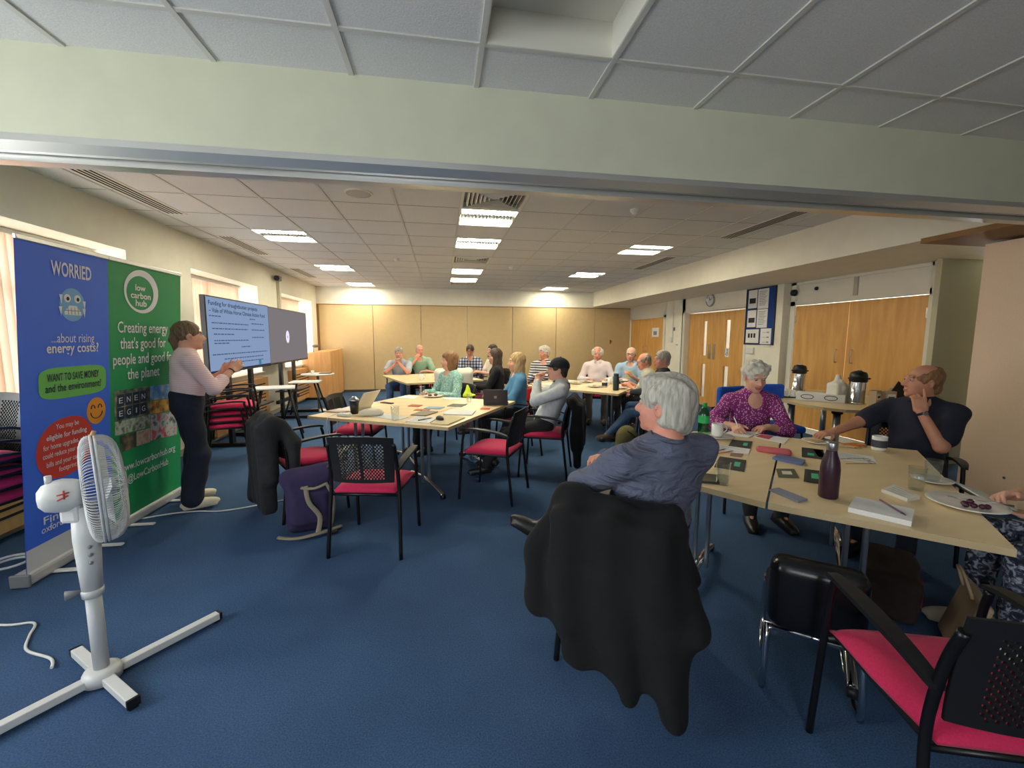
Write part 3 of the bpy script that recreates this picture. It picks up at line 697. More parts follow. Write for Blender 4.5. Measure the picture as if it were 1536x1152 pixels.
for (x0, z0_), (x1, z1_) in (((-0.02, 0.02), (0.015, 0.024)), ((0.0, 0.035), (0.0, 0.0)), ((-0.02, 0.0), (0.012, 0.012))):
    sd = FA.cross(Vector((0, 0, 1))).normalized()
    a1 = mt+FA*x0+sd*0.067+Vector((0, 0, z0_)); b1 = mt+FA*x1+sd*0.067+Vector((0, 0, z1_)); m.tube([a1, b1], 0.003, 6)
m.build('red_symbol', mat('red_ink', (190, 70, 50), 0.6), mo)
MB().box(tuple(c0-FA*0.045-Vector((0, 0, 0.075))), (0.07, 0.05, 0.09), bev=0.015).build('tilt_bracket', FW, t)
cg = c0+FA*0.04; RC = 0.225
def cage(sgn, depth, nm, nw):
    m = MB(); sd = FA.cross(Vector((0, 0, 1))).normalized(); up = sd.cross(FA).normalized()
    for i in range(nw):
        a = 2*PI*i/nw; d = sd*math.cos(a)+up*math.sin(a); pts = []
        for j in range(9):
            q = j/8; r = 0.045+(RC-0.045)*math.sin(q*PI/2)**0.9; pts.append(cg+d*r+FA*sgn*(0.012+depth*(1-q**2.6)))
        m.tube(pts, 0.0016, 4, cap=False)
    for rr in (0.55, 0.8): 
        q = math.asin(((rr*RC-0.045)/(RC-0.045))**(1/0.9))/(PI/2); m.tube([cg+(sd*math.cos(a)+up*math.sin(a))*rr*RC+FA*sgn*(0.012+depth*(1-q**2.6)) for a in [2*PI*i/40 for i in range(41)]], 0.0016, 5, cap=False)
    m.tube([cg+(sd*math.cos(a)+up*math.sin(a))*RC+FA*sgn*0.006 for a in [2*PI*i/48 for i in range(49)]], 0.005, 6, cap=False)
    m.lathe([(0.001, 0.0), (0.05, 0.0), (0.05, 0.006), (0.001, 0.006)], cg+FA*sgn*(0.012+depth), 20, 0, RF)
    return m.build(nm, FG, t)
cage(-1, 0.04, 'rear_cage', 110); cage(1, 0.07, 'front_cage', 140)
m = MB(); sd = FA.cross(Vector((0, 0, 1))).normalized(); up = sd.cross(FA).normalized()
for b in range(3):
    vs = []; fs = []
    for i in range(8):
        r = 0.03+0.165*i/7; wdt = 0.35+0.55*math.sin(PI*min(1, i/7*0.9+0.1))
        for j in range(6):
            a = 2*PI*b/3+wdt*(j/5-0.35); vs.append(cg+(sd*math.cos(a)+up*math.sin(a))*r+FA*(0.03*(j/5-0.5)+0.02))
    for i in range(7):
        for j in range(5): fs.append((i*6+j, i*6+j+1, i*6+j+7, i*6+j+6))
    m.add(vs, fs, 0, True)
m.lathe([(0.001, 0.0), (0.035, 0.0), (0.035, 0.05), (0.001, 0.055)], cg, 20, 0, RF)
m.build('fan_blades', mat('fan_blade', (208, 212, 214), 0.4), t)
MB().tube([cg+sd*0.0+up*RC+FA*0.0, cg+up*(RC+0.02)+FA*0.01], 0.008).build('cage_clip', mat('tan_clip', (196, 160, 110), 0.6), t)
CB = mat('white_cable', (222, 222, 218), 0.5)
tag(MB().tube(spline([(-3.1, 2.75, 0.008), (-2.75, 2.6, 0.008), (-2.29, 2.45, 0.008), (-2.13, 2.44, 0.008), (-2.06, 2.33, 0.008), (-1.98, 2.22, 0.008), (-1.82, 2.14, 0.008), (-1.76, 2.07, 0.012)]), 0.006, 8).build('power_cable', CB), 'white cable snaking over the carpet left of the fan', 'cable')
tag(MB().tube(spline([(-2.62, 3.72, 0.007), (-2.3, 3.86, 0.007), (-2.1, 3.885, 0.007), (-1.9, 3.86, 0.007), (-1.66, 3.94, 0.007), (-1.35, 4.1, 0.007)]), 0.006, 8).build('power_cable', CB), "white cable across the carpet at the presenter's feet", 'cable')
tag(MB().tube([(-2.80+0.09*math.cos(a), 3.12+0.09*math.sin(a), 0.010+0.0012*i) for i, a in enumerate([x*0.35 for x in range(30)])], 0.008, 8).build('cable_coil', CB), 'white coiled cable on the carpet behind the blue banner', 'cable')

# ------------------------------------------------------------------ two screens on stands
def screen(x, y0, y1, z0, z1, label, face):
    t = thing('presentation_screen', label, 'screen', (x, (y0+y1)/2, 0)); w = (y1-y0)/2
    m = MB().box((-0.03, 0, (z0+z1)/2), (0.06, 2*w, z1-z0), bev=0.006); m.build('casing', BLK, t)
    m = MB(); f = 0.018
    m.quad((0.0012, -w+f, z0+f+0.01), (0.0012, w-f, z0+f+0.01), (0.0012, w-f, z1-f), (0.0012, -w+f, z1-f))
    s = m.build('display', face, t)
    for y in (-0.34, 0.34):
        MB().bb(-0.10, -0.05, y-0.045, y+0.045, 0.05, z0+0.35, bev=0.004).build('post', BLKM, t)
    for y in (-0.34, 0.34): MB().box((0.0, y, 0.03), (0.72, 0.07, 0.05), bev=0.006).build('foot_bar', BLKM, t)
    MB().bb(-0.11, -0.06, -0.55, 0.55, 0.30, 0.36).build('cross_bar', BLKM, t)
    MB().bb(-0.16, 0.2, -0.42, 0.42, 0.50, 0.52).build('shelf', BLK, t)
    return t, s
SLD = emission('slide_glow', (142, 164, 200), 0.42); GRS = emission('idle_screen_glow', (112, 106, 108), 0.62)
def eq(n_): return emission('slide_ink_'+n_, (40, 56, 92), 0.45)
ST = eq('a'); ST2 = emission('slide_ink_fine', (78, 96, 136), 0.42)
t, s1 = screen(-2.78, 5.63, 7.50, 1.03, 2.0, 'large screen showing a blue slide about funding, nearest the presenter', SLD)
def sy(y): return y-(5.63+7.50)/2
def stx(st, y0, y1, z, h, bold=0.0, par=s1):
    return text(st, y1-y0, (0.003, sy((y0+y1)/2), z), (0, 1, 0), (0, 0, 1), ST, par, 'lettering', bold, h)
stx('Funding for draughtbuster projects', 5.70, 7.08, 1.905, 0.055, 0.012); stx('– Vale of White Horse Climate Action Fund', 5.70, 7.34, 1.825, 0.055, 0.012)
m = MB()
random.seed(3)
for (ya, yb, z) in ((5.70, 5.98, 1.755), (5.75, 6.75, 1.67), (5.75, 6.72, 1.60), (5.78, 6.30, 1.53), (5.78, 6.72, 1.45), (5.78, 6.15, 1.415), (6.8, 6.98, 1.755), (6.85, 7.28, 1.69), (6.85, 7.30, 1.60), (6.85, 7.28, 1.49), (6.5, 6.78, 1.36), (5.72, 7.36, 1.275), (6.0, 7.2, 1.21), (5.95, 7.2, 1.155)):
    y = ya; m = MB()
    while y < yb:
        w = random.uniform(0.03, 0.09); m.bb(0.002, 0.003, sy(y), sy(min(y+w, yb)), z-0.007, z+0.007); y += w+0.016
    m.build('text_line', ST2, s1)
MB().bb(0.002, 0.003, sy(7.03), sy(7.12), 1.08, 1.15).build('slide_logo', emission('slide_logo', (40, 110, 140), 0.7), s1)
MB().bb(0.002, 0.0026, sy(5.65), sy(7.48), 1.058, 1.075).build('task_bar', ST, s1)
t2, s2 = screen(-2.83, 7.58, 9.62, 1.03, 2.0, 'large grey idle screen with a pale disc, farther from the presenter', GRS)
m = MB().add([(0.003, -0.13+0.09*math.cos(2*PI*i/28), 1.50+0.115*math.sin(2*PI*i/28)) for i in range(28)], [tuple(range(28))])
dd = m.build('pale_disc', emission('disc_glow', (176, 170, 190), 1.0), s2)
MB().ell((0.004, -0.13, 1.50), (0.001, 0.02, 0.028), 12).build('disc_mark', emission('disc_mark_glow', (110, 112, 150), 0.9), dd)

# white-topped stools with splayed dark legs by the screens
def stool(x, y, z, rz_, label):
    t = thing('splayed_stool', label, 'stool', (x, y, 0), rz_, 'white splayed stools')
    MB().box((0, 0, z), (0.52, 0.40, 0.025), bev=0.01).build('seat', WHITE, t)
    for sx in (-1, 1):
        for sy_ in (-1, 1): MB().tube([(sx*0.17, sy_*0.13, z-0.01), (sx*0.34, sy_*0.24, 0.0)], 0.016, 8).build('leg', BLKM, t)
    return t
stool(-2.42, 6.62, 0.76, 0.3, 'white-topped splayed stool in front of the slide screen')
stool(-2.55, 8.45, 0.66, 0.1, 'white-topped splayed stool under the grey screen')
# lectern and round table in the far left corner
t = thing('lectern', 'wooden lectern in the far corner by the folding partition', 'lectern', (-2.98, 11.25, 0))
m = MB(); x0, x1, y0, y1 = -0.28, 0.36, -0.62, 0.62
m.add([(x0, y0, 0.06), (x1, y0, 0.06), (x1, y1, 0.06), (x0, y1, 0.06), (x0, y0, 1.10), (x1, y0, 1.16), (x1, y1, 1.20), (x0, y1, 1.14)],
      [(0, 3, 2, 1), (4, 5, 6, 7), (0, 1, 5, 4), (1, 2, 6, 5), (2, 3, 7, 6), (3, 0, 4, 7)]); m.build('body', LECT, t)
MB().bb(x0+0.02, x1-0.015, y0+0.02, y1-0.02, 0, 0.06).build('plinth', BLK, t)
MB().tube(spline([(-0.1, -0.3, 1.12), (-0.1, -0.32, 1.24), (-0.04, -0.4, 1.30)]), 0.008).build('lamp_arm', BLKM, t)
MB().ell((-0.02, -0.42, 1.28), (0.08, 0.12, 0.035), 14).build('lamp_head', mat('lamp_shade_grey', (96, 102, 96), 0.5), t)
t = thing('round_table', 'small round white bistro table in front of the lectern', 'table', (-2.52, 9.15, 0))
MB().lathe([(0.001, 0.735), (0.31, 0.735), (0.32, 0.745), (0.31, 0.757), (0.001, 0.757)], n=36).build('tabletop', WHITE, t)
MB().cyl((0, 0, 0.02), (0, 0, 0.735), 0.025).build('column', STEEL, t)
MB().lathe([(0.001, 0.03), (0.10, 0.026), (0.22, 0.012), (0.22, 0), (0.001, 0)], n=30).build('base_plate', STEEL, t)
tag(MB().box((-2.36, 9.12, 0.765), (0.22, 0.14, 0.015), bev=0.004).build('remote_keyboard', BLK), 'dark keyboard on the round white table', 'keyboard')
tag(MB().lathe([(0.03, 0), (0.035, 0.06), (0.028, 0.06), (0.001, 0.01)], (-2.62, 9.16, 0.758), 14).build('small_dish', CERAM), 'little dish on the round white table', 'dish')
# conduit and projector bracket on the left wall
tag(MB().bb(LX, LX+0.03, 9.36, 9.39, 1.0, 2.66).bb(LX, LX+0.03, 9.30, 9.33, 1.0, 2.66).build('cable_conduit', mat('conduit', (188, 180, 156), 0.6)), 'pair of pale cable conduits running up the wall between the windows', 'conduit')
t = thing('wall_camera', 'small dark camera bracket at the top of the wall conduit', 'camera', (LX, 9.3, 2.66))
MB().box((0.05, -0.02, 0.0), (0.10, 0.16, 0.10), bev=0.02).build('bracket', GREY, t); MB().cyl((0.06, -0.10, 0.0), (0.10, -0.24, -0.02), 0.045, 0.05).build('lens_barrel', BLK, t)

# ------------------------------------------------------------------ chairs
SEATM = None
def make_chair(label):
    t = thing('stacking_chair', label, 'chair')
    m = MB(); N = 14; vs = []; fs = []
    top = []; 
    for i in range(N+1):
        for j in range(N+1):
            u, v = i/N*2-1, j/N*2-1
            e = max(0, 1-abs(u)**5)*max(0, 1-abs(v)**5)
            w = 0.235-0.012*(1+v)/2*0; x = u*(0.232-0.02*(1 if v < 0 else 0)*(-v)); y = v*0.225
            z = 0.462+0.038*e**0.5-0.02*max(0, v-0.5)**1.2*2
            vs.append((x, y, z))
    n1 = len(vs)
    for i in range(N+1):
        for j in range(N+1): x, y, z = vs[i*(N+1)+j]; vs.append((x*0.97, y*0.97, 0.445))
    for i in range(N):
        for j in range(N):
            a = i*(N+1)+j; fs.append((a, a+N+1, a+N+2, a+1)); fs.append((n1+a, n1+a+1, n1+a+N+2, n1+a+N+1))
    for i in range(N):
        for a, b in ((i*(N+1), (i+1)*(N+1)), (i*(N+1)+N, (i+1)*(N+1)+N), (i, i+1), (N*(N+1)+i, N*(N+1)+i+1)): fs.append((a, b, n1+b, n1+a))
    m.add(vs, fs, 0, True); m.build('seat', RED, t)
    MB().box((0, 0, 0.435), (0.44, 0.42, 0.022), bev=0.008).build('seat_shell', BLK, t)
    for s in (-1, 1):
        MB().tube(spline([(s*0.245, 0.255, 0.0), (s*0.24, 0.235, 0.3), (s*0.237, 0.215, 0.56), (s*0.237, 0.195, 0.655)], 5), 0.0125, 10).build('leg', BLKM, t)
        MB().tube(spline([(s*0.25, -0.27, 0.0), (s*0.24, -0.235, 0.3), (s*0.232, -0.215, 0.5), (s*0.225, -0.235, 0.68), (s*0.22, -0.27, 0.80)], 5), [0.0135]*21, 10).build('leg', BLKM, t)
        am = MB(); P = spline([(s*0.232, -0.235, 0.62), (s*0.243, -0.12, 0.655), (s*0.247, 0.04, 0.672), (s*0.245, 0.16, 0.672), (s*0.24, 0.215, 0.662)], 4)
        W_ = [0.017+0.010*math.sin(PI*min(1, i/(len(P)-1)*1.1)) for i in range(len(P))]
        for i in range(len(P)-1):
            a, b = P[i], P[i+1]; wa, wb = W_[i], W_[i+1]
            am.add([(a.x-wa, a.y, a.z-0.008), (a.x+wa, a.y, a.z-0.008), (b.x+wb, b.y, b.z-0.008), (b.x-wb, b.y, b.z-0.008), (a.x-wa, a.y, a.z+0.008), (a.x+wa, a.y, a.z+0.008), (b.x+wb, b.y, b.z+0.008), (b.x-wb, b.y, b.z+0.008)],
                   [(0, 3, 2, 1), (4, 5, 6, 7), (0, 1, 5, 4), (1, 2, 6, 5), (2, 3, 7, 6), (3, 0, 4, 7)])
        am.build('armrest', BLK, t)
    MB().tube([(-0.238, 0.21, 0.42), (0.238, 0.21, 0.42)], 0.011).build('seat_frame', BLKM, t); MB().tube([(-0.234, -0.21, 0.43), (0.234, -0.21, 0.43)], 0.011).build('seat_frame', BLKM, t)
    # perforated back: curved panel, diamond holes left open
    m = MB(); NX, NZ = 40, 26; th = 0.009
    def bpnt(i, j, side):
        u, v = i/NX*2-1, j/NZ
        x = u*(0.205+0.018*v); z = 0.525+0.33*v-0.012*u*u*v; y = -0.222-0.055*v**1.4+0.028*(u*u)-0.03
        return (x, y+side*th/2, z)
    keep = {}
    for i in range(NX):
        for j in range(NZ):
            hole = (6 <= i < NX-6) and (2 <= j < NZ-4) and abs(i-NX/2+0.5) > 1 and (i+j) % 2
            keep[i, j] = not hole
    for (i, j), kk in keep.items():
        if not kk: continue
        c = [(i, j), (i+1, j), (i+1, j+1), (i, j+1)]
        A = [bpnt(a, b, -1) for a, b in c]; B = [bpnt(a, b, 1) for a, b in c]
        m.add(A+B, [(0, 1, 2, 3), (7, 6, 5, 4)])
        for q, (di, dj) in enumerate(((0, -1), (1, 0), (0, 1), (-1, 0))):
            if not keep.get((i+di, j+dj), False): m.add([A[q], A[(q+1) % 4], B[(q+1) % 4], B[q]], [(0, 1, 2, 3)])
    m.build('backrest', BLK, t)
    return t
C0 = make_chair('crimson-seated black chair at the front with its perforated back to the camera')
def R_(d): return math.radians(d)
C0.location = (-0.49, 3.12, 0); C0.rotation_euler = (0, 0, R_(-11))
G1 = None
def chair(x, y, deg, label, group=None, skip=()): return dup(C0, (x, y, 0), R_(deg), label, group, skip)
chair(0.475, 3.935, 62, 'empty crimson-seated chair turned sideways on the right of the near left table')
chair(1.12, 4.50, 68, 'crimson-seated chair carrying the person in the dark cap')
chair(-1.18, 3.86, -58, 'crimson-seated chair with a dark coat over its back beside the purple backpack')
chair(-0.95, 4.98, -100, 'crimson-seated chair tucked at the far left edge of the near left table')
chair(1.524, 0.945, -18, 'crimson-seated chair at the bottom right corner with its back to the camera')
chair(0.87, 1.83, -38, 'chair under the white-haired man, a black coat over its back')
chair(-0.85, 9.02, 172, 'chair of the bearded man in the grey t-shirt', )
chair(-0.47, 9.36, 176, 'chair of the man in the pale green t-shirt')
chair(0.10, 5.80, 122, 'chair of the woman in the mint blouse')
chair(0.62, 9.30, 165, 'chair of the man in the checked shirt')
chair(0.86, 6.60, 82, 'chair of the woman in black beside the far left table')
chair(1.06, 8.70, 105, 'chair of the person in white half hidden behind the woman in black')
chair(0.96, 5.38, 92, 'chair of the blonde woman in the blue top')
chair(1.88, 7.70, 152, 'chair of the man in the striped top')
chair(2.80, 7.38, 160, 'chair of the man in the pale pink shirt')
chair(3.27, 6.98, 146, 'chair of the man in the light blue t-shirt')
chair(3.20, 5.90, 58, 'chair of the stooping bald man')
chair(2.98, 5.36, 58, 'chair of the man in the dark jacket and jeans')
chair(2.68, 3.32, 163, 'chair of the woman in the purple spotted top')
chair(3.33, 2.48, 134, 'chair of the man in the navy polo shirt')
chair(3.02, 1.28, 56, 'chair of the person writing in a notebook at the right edge')
chair(0.12, 6.72, 10, 'chair with a white jacket over its back behind the woman in mint')
# a stack of four chairs by the slide screen and another behind the blue banner
for i in range(4):
    dup(C0, (-2.60+0.035*i, 5.50+0.012*i, 0.075*i), R_(-72), ['bottom', 'second lowest', 'second highest', 'top'][i]+' chair of the crimson stack beside the presenter', 'stacked chairs by the slide screen')
for i in range(4):
    dup(C0, (-2.99+0.004*i, 3.12-0.03*i, 0.09*i), R_(168), ['bottom', 'second lowest', 'second highest', 'top'][i]+' chair of the stack behind the blue banner', 'stacked chairs behind the banner')

# ------------------------------------------------------------------ tables
def table(poly, label, feet, group='meeting tables', z=0.75, th=0.028):
    t = thing('meeting_table', label, 'table', (0, 0, 0), 0, group)
    a = MB().prism(poly, z-th, z, 0, 1); tp = a.build('tabletop', [MAPLE, EDGE], t)
    for (cx, cy, ang, L_) in feet:
        d = Vector((math.cos(R_(ang)), math.sin(R_(ang)), 0)); c = Vector((cx, cy, 0)); n = Vector((-d.y, d.x, 0))
        lg = MB()
        for s in (-1, 1): lg.box(c+n*0.035*s+Vector((0, 0, 0.38)), (0.05, 0.022, 0.66), rot=Euler((0, 0, R_(ang))), bev=0.006)
        lg.box(c+Vector((0, 0, 0.70)), (0.10, 0.10, 0.04), rot=Euler((0, 0, R_(ang)))); L1 = lg.build('leg_column', mat('table_leg_grey', (150, 154, 160), 0.3, 0.8), t)
        ft = MB().tube(spline([c-d*L_+Vector((0, 0, 0.045)), c-d*L_*0.5+Vector((0, 0, 0.075)), c+Vector((0, 0, 0.088)), c+d*L_*0.5+Vector((0, 0, 0.075)), c+d*L_+Vector((0, 0, 0.045))], 5), 0.022, 10, flat=0.7)
        F1 = ft.build('foot_bar', CHROME, t)
        for s in (-1, 1): MB().cyl(c+d*(L_-0.01)*s-n*0.018+Vector((0, 0, 0.027)), c+d*(L_-0.01)*s+n*0.018+Vector((0, 0, 0.027)), 0.026, n=14).build('caster', BLK, F1)
    return t
def rect(cx, cy, L_, Wd, ang):
    d = np.array([math.cos(R_(ang)), math.sin(R_(ang))]); n = np.array([-d[1], d[0]]); c = np.array([cx, cy])
    return [tuple(c+d*a*L_/2+n*b*Wd/2) for a, b in ((-1, -1), (1, -1), (1, 1), (-1, 1))]
# near left pair: corners measured (-1.28,4.24) (0.04,3.52) (0.85,4.88) (-0.47,5.62)
A_, N_, Rr, Bb = np.array([-1.28, 4.24]), np.array([0.04, 3.52]), np.array([0.85, 4.9]), np.array([-0.44, 5.64])
mf, mb = A_+(N_-A_)*0.70, Bb+(Rr-Bb)*0.70
def P2(*v): return [tuple(float(q) for q in p) for p in v]
e_ = (N_-A_)/np.linalg.norm(N_-A_)*0.003
ang1 = math.degrees(math.atan2(*(Rr-N_)[::-1]))
table(P2(A_, mf-e_, mb-e_, Bb), 'near left meeting table, the half with the black flask', [(-0.85, 4.45, -66, 0.34), (-0.45, 5.15, -66, 0.34)])
table(P2(mf+e_, N_, Rr, mb+e_), 'near left meeting table, the half with the open laptop', [(-0.18, 4.22, -66, 0.42), (0.36, 4.95, -66, 0.36)])
table(P2((-1.17, 8.62), (-0.58, 7.06), (0.72, 7.52), (0.16, 9.12)), 'far left meeting table in front of the folding partition', [(-0.62, 7.85, 20, 0.36), (0.2, 8.15, 20, 0.36)])
table(P2((1.24, 6.56), (2.33, 5.33), (3.07, 6.28), (2.06, 7.50)), 'far right meeting table with the tall dark flask', [(2.50, 6.02, -128+180, 0.40), (1.78, 6.75, 52, 0.36)])
table(P2((1.05, 2.26), (1.455, 1.655), (2.555, 2.80), (2.0, 3.08)), 'near right meeting table, the half with the green bottle', [(1.62, 2.35, 44, 0.34)])
table(P2((1.462, 1.648), (2.02, 1.125), (3.16, 2.31), (2.562, 2.793)), 'near right meeting table, the half with the purple flask', [(1.92, 1.62, 46, 0.36), (2.72, 2.42, 46, 0.36)])
# ------------------------------------------------------------------ right wall furniture
t = thing('built_in_cupboard', 'wide built-in cupboard with two beech doors behind the drinks table', 'cupboard', (RX+0.13, 0, 0))
m = MB(); y0, y1 = 4.10, 6.25
m.bb(-0.03, 0.4, y0, y0+0.12, 0, 2.40); m.bb(-0.03, 0.4, y1-0.09, y1, 0, 2.40); m.bb(-0.03, 0.4, y0, y1, 2.03, 2.10); m.bb(-0.03, 0.4, y0, y1, 2.36, 2.40); m.bb(-0.03, 0.4, y0, y1, 0, 0.08)
m.build('frame', WHITEP, t)
MB().bb(-0.04, -0.03, y0+0.02, y0+0.045, 0, 2.40).bb(-0.04, -0.03, y0+0.07, y0+0.09, 0, 2.40).build('frame_bead', WHITEP, t)
MB().bb(0.0, 0.02, y0+0.1, y1-0.08, 2.10, 2.36).build('overhead_panel', WHITEP, t)
MB().bb(-0.02, 0.03, 5.13, 5.19, 2.09, 2.37).build('divider_strip', mat('grey_strip', (180, 176, 160), 0.7), t)
for a, b, hy in ((y0+0.125, 5.225, 5.12), (5.232, y1-0.095, 5.36)):
    d = MB().bb(-0.012, 0.012, a, b, 0.085, 2.025, bev=0.003).build('cupboard_door', BEECH, t)
    MB().tube(spline([(-0.012, hy, 1.16), (-0.05, hy, 1.17), (-0.05, hy, 1.33), (-0.012, hy, 1.34)], 5), 0.006, 8).build('handle', STEEL, d)
    hg = MB()
    for z in (0.45, 1.75): hg.bb(-0.018, -0.01, (a if hy == 5.12 else b-0.02), (a+0.02 if hy == 5.12 else b), z, z+0.12)
    hg.build('hinges', STEEL, d)
MB().lathe([(0.001, 0.05), (0.05, 0.045), (0.055, 0.0)], (-0.03, 6.18, 2.24), 16, 0, Euler((0, -PI/2, 0)).to_matrix()).build('door_stop', BLK, t)
MB().lathe([(0.001, 0.03), (0.025, 0.025), (0.03, 0.0)], (-0.0, 5.80, 2.27), 12, 0, Euler((0, -PI/2, 0)).to_matrix()).build('black_knob', BLK, t)
t = thing('wall_cupboard', 'narrow beech double cupboard at the far end of the right wall', 'cupboard', (RX, 0, 0))
for a, b in ((10.10, 11.02), (11.03, 11.95)): MB().bb(-0.03, 0.0, a, b, 0.05, 2.02, bev=0.003).build('cupboard_door', BEECH, t)
m = MB().bb(-0.035, 0, 10.03, 10.095, 0, 2.38).bb(-0.035, 0, 11.955, 12.03, 0, 2.38).bb(-0.035, 0, 10.03, 12.03, 2.025, 2.08).bb(-0.02, 0, 10.09, 11.96, 2.08, 2.38); m.build('frame', WHITEP, t)
for y in (10.95, 11.10): MB().tube(spline([(-0.03, y, 1.12), (-0.065, y, 1.13), (-0.065, y, 1.26), (-0.03, y, 1.27)], 4), 0.006, 6).build('handle', STEEL, t)
t = thing('notice_sheet', 'white notice with a small picture on the narrow far cupboard', 'notice', (RX-0.031, 10.49, 1.65))
MB().bb(-0.003, 0, -0.18, 0.18, -0.12, 0.12).build('sheet', PAPER, t); MB().bb(-0.005, -0.003, -0.08, 0.10, -0.07, 0.03).build('picture_print', GREYI, t)
# wall clock
t = thing('wall_clock', 'round wall clock with a grey rim above the double doors', 'clock', (RX, 8.23, 2.295))
R9 = Euler((0, -PI/2, 0)).to_matrix()
MB().lathe([(0.125, 0.0), (0.135, 0.01), (0.135, 0.035), (0.12, 0.042), (0.115, 0.03)], (0, 0, 0), 36, 0, R9).build('rim', STEEL, t)
MB().lathe([(0.001, 0.025), (0.12, 0.025)], (0, 0, 0), 36, 0, R9).build('dial', PAPER, t)
m = MB().box((-0.028, 0.02, 0.03), (0.003, 0.012, 0.075), rot=Euler((-0.6, 0, 0))).box((-0.028, -0.03, 0.02), (0.003, 0.009, 0.10), rot=Euler((0.9, 0, 0)))
m.build('hands', INK, t)
m = MB()
for i in range(12):
    a = i*PI/6; m.box((-0.0265, 0.1*math.sin(a), 0.1*math.cos(a)), (0.002, 0.006, 0.018), rot=Euler((-a, 0, 0)))
m.build('hour_marks', INK, t)
# notice board with pinned sheets
t = thing('notice_board', 'navy felt notice board in a dark frame beside the doors', 'notice board', (RX-0.002, 6.79, 1.89))
MB().bb(-0.012, 0, -0.335, 0.345, -0.50, 0.50).build('felt', mat('navy_felt', (28, 62, 132), 0.95), t)
m = MB()
for a, b, c, d in ((-0.35, 0.36, 0.49, 0.505), (-0.35, 0.36, -0.505, -0.49), (-0.35, -0.335, -0.5, 0.5), (0.345, 0.36, -0.5, 0.5)): m.bb(-0.02, 0, a, b, c, d)
m.build('frame', BLK, t)
NB = [(6.985, 2.205, .24, .345, 'picture', 'top left sheet with a dark picture on the notice board'), (6.73, 2.195, .25, .345, 'text', 'top right text sheet on the notice board'),
      (6.985, 1.855, .24, .325, 'picture', 'middle left sheet with a dark picture on the notice board'), (6.73, 1.85, .245, .325, 'text', 'middle right text sheet on the notice board'),
      (6.945, 1.54, .345, .265, 'frame', 'wide dark-edged sheet at the bottom of the notice board'), (6.62, 1.515, .25, .315, 'diagram', 'sheet with small diagrams hanging below the notice board')]
for y, z, w, h, kd, lb in NB:
    s = thing('pinned_sheet', lb, 'notice', (RX-0.016, y, z))
    MB().bb(-0.003, 0, -w/2, w/2, -h/2, h/2).build('sheet', PAPER, s)
    m = MB()
    if kd == 'picture': m.bb(-0.005, -0.003, -w*.32, w*.32, -h*.22, h*.05)
    if kd == 'text':
        for i in range(9): m.bb(-0.005, -0.003, -w*.35+0.02*(i % 3), w*.36, h*.36-i*h*.085, h*.36-i*h*.085+0.006)
    if kd == 'diagram':
        for i in range(3): m.bb(-0.005, -0.003, -w*.3, -w*.1, h*.25-i*h*.27, h*.32-i*h*.27); m.bb(-0.005, -0.003, -w*.02, w*.3, h*.27-i*h*.27, h*.29-i*h*.27)
    if kd == 'frame':
        for i in range(3): m.bb(-0.005, -0.003, -0.06+0.07*i-0.02, -0.06+0.07*i+0.025, -0.03, 0.05)
    m.build('print', INK if kd != 'diagram' else GREYI, s)
    if kd in ('frame', 'picture'):
        m = MB()
        for a, b, c, d in ((-w/2, w/2, h/2-0.01, h/2), (-w/2, w/2, -h/2, -h/2+0.01), (-w/2, -w/2+0.01, -h/2, h/2), (w/2-0.01, w/2, -h/2, h/2)): m.bb(-0.005, -0.003, a, b, c, d)
        m.build('dark_edge', INK, s)
tag(MB().bb(RX-0.035, RX-0.002, 6.88, 7.05, 1.22, 1.335, bev=0.004).build('switch_plate', WHITE), 'white light switch plate under the notice board', 'switch')
tag(MB().bb(RX-0.02, RX-0.001, 9.66, 9.69, 1.4, 2.45).build('cable_conduit', WHITEP), 'thin white conduit down the wall between the doors', 'conduit')
tag(MB().bb(RX-0.04, RX-0.001, 9.68, 9.78, 1.40, 1.52, bev=0.005).build('switch_plate', WHITE), 'white switch box at the foot of the thin conduit', 'switch')
tag(MB().bb(RX-0.03, RX-0.001, 9.58, 9.63, 1.68, 1.76, bev=0.005).build('thermostat', GREY), 'small grey thermostat beside the thin conduit', 'thermostat')
tag(MB().lathe([(0.001, 0.03), (0.03, 0.03), (0.04, 0)], (RX-0.001, 9.46, 1.36), 16, 0, R9).build('call_button', WHITE), 'round white button on the wall left of the double doors', 'button')
t = thing('coat_hook', 'small black coat hook on the far folding partition by the cupboard', 'hook', (4.95, BY-0.08, 1.38))
MB().bb(-0.012, 0.012, 0.0, 0.015, -0.06, 0.06).build('plate', BLK, t); MB().tube([(0, 0, 0.03), (0.02, -0.04, 0.03), (0.02, -0.05, -0.02)], 0.008, 6).build('pull', BLK, t)

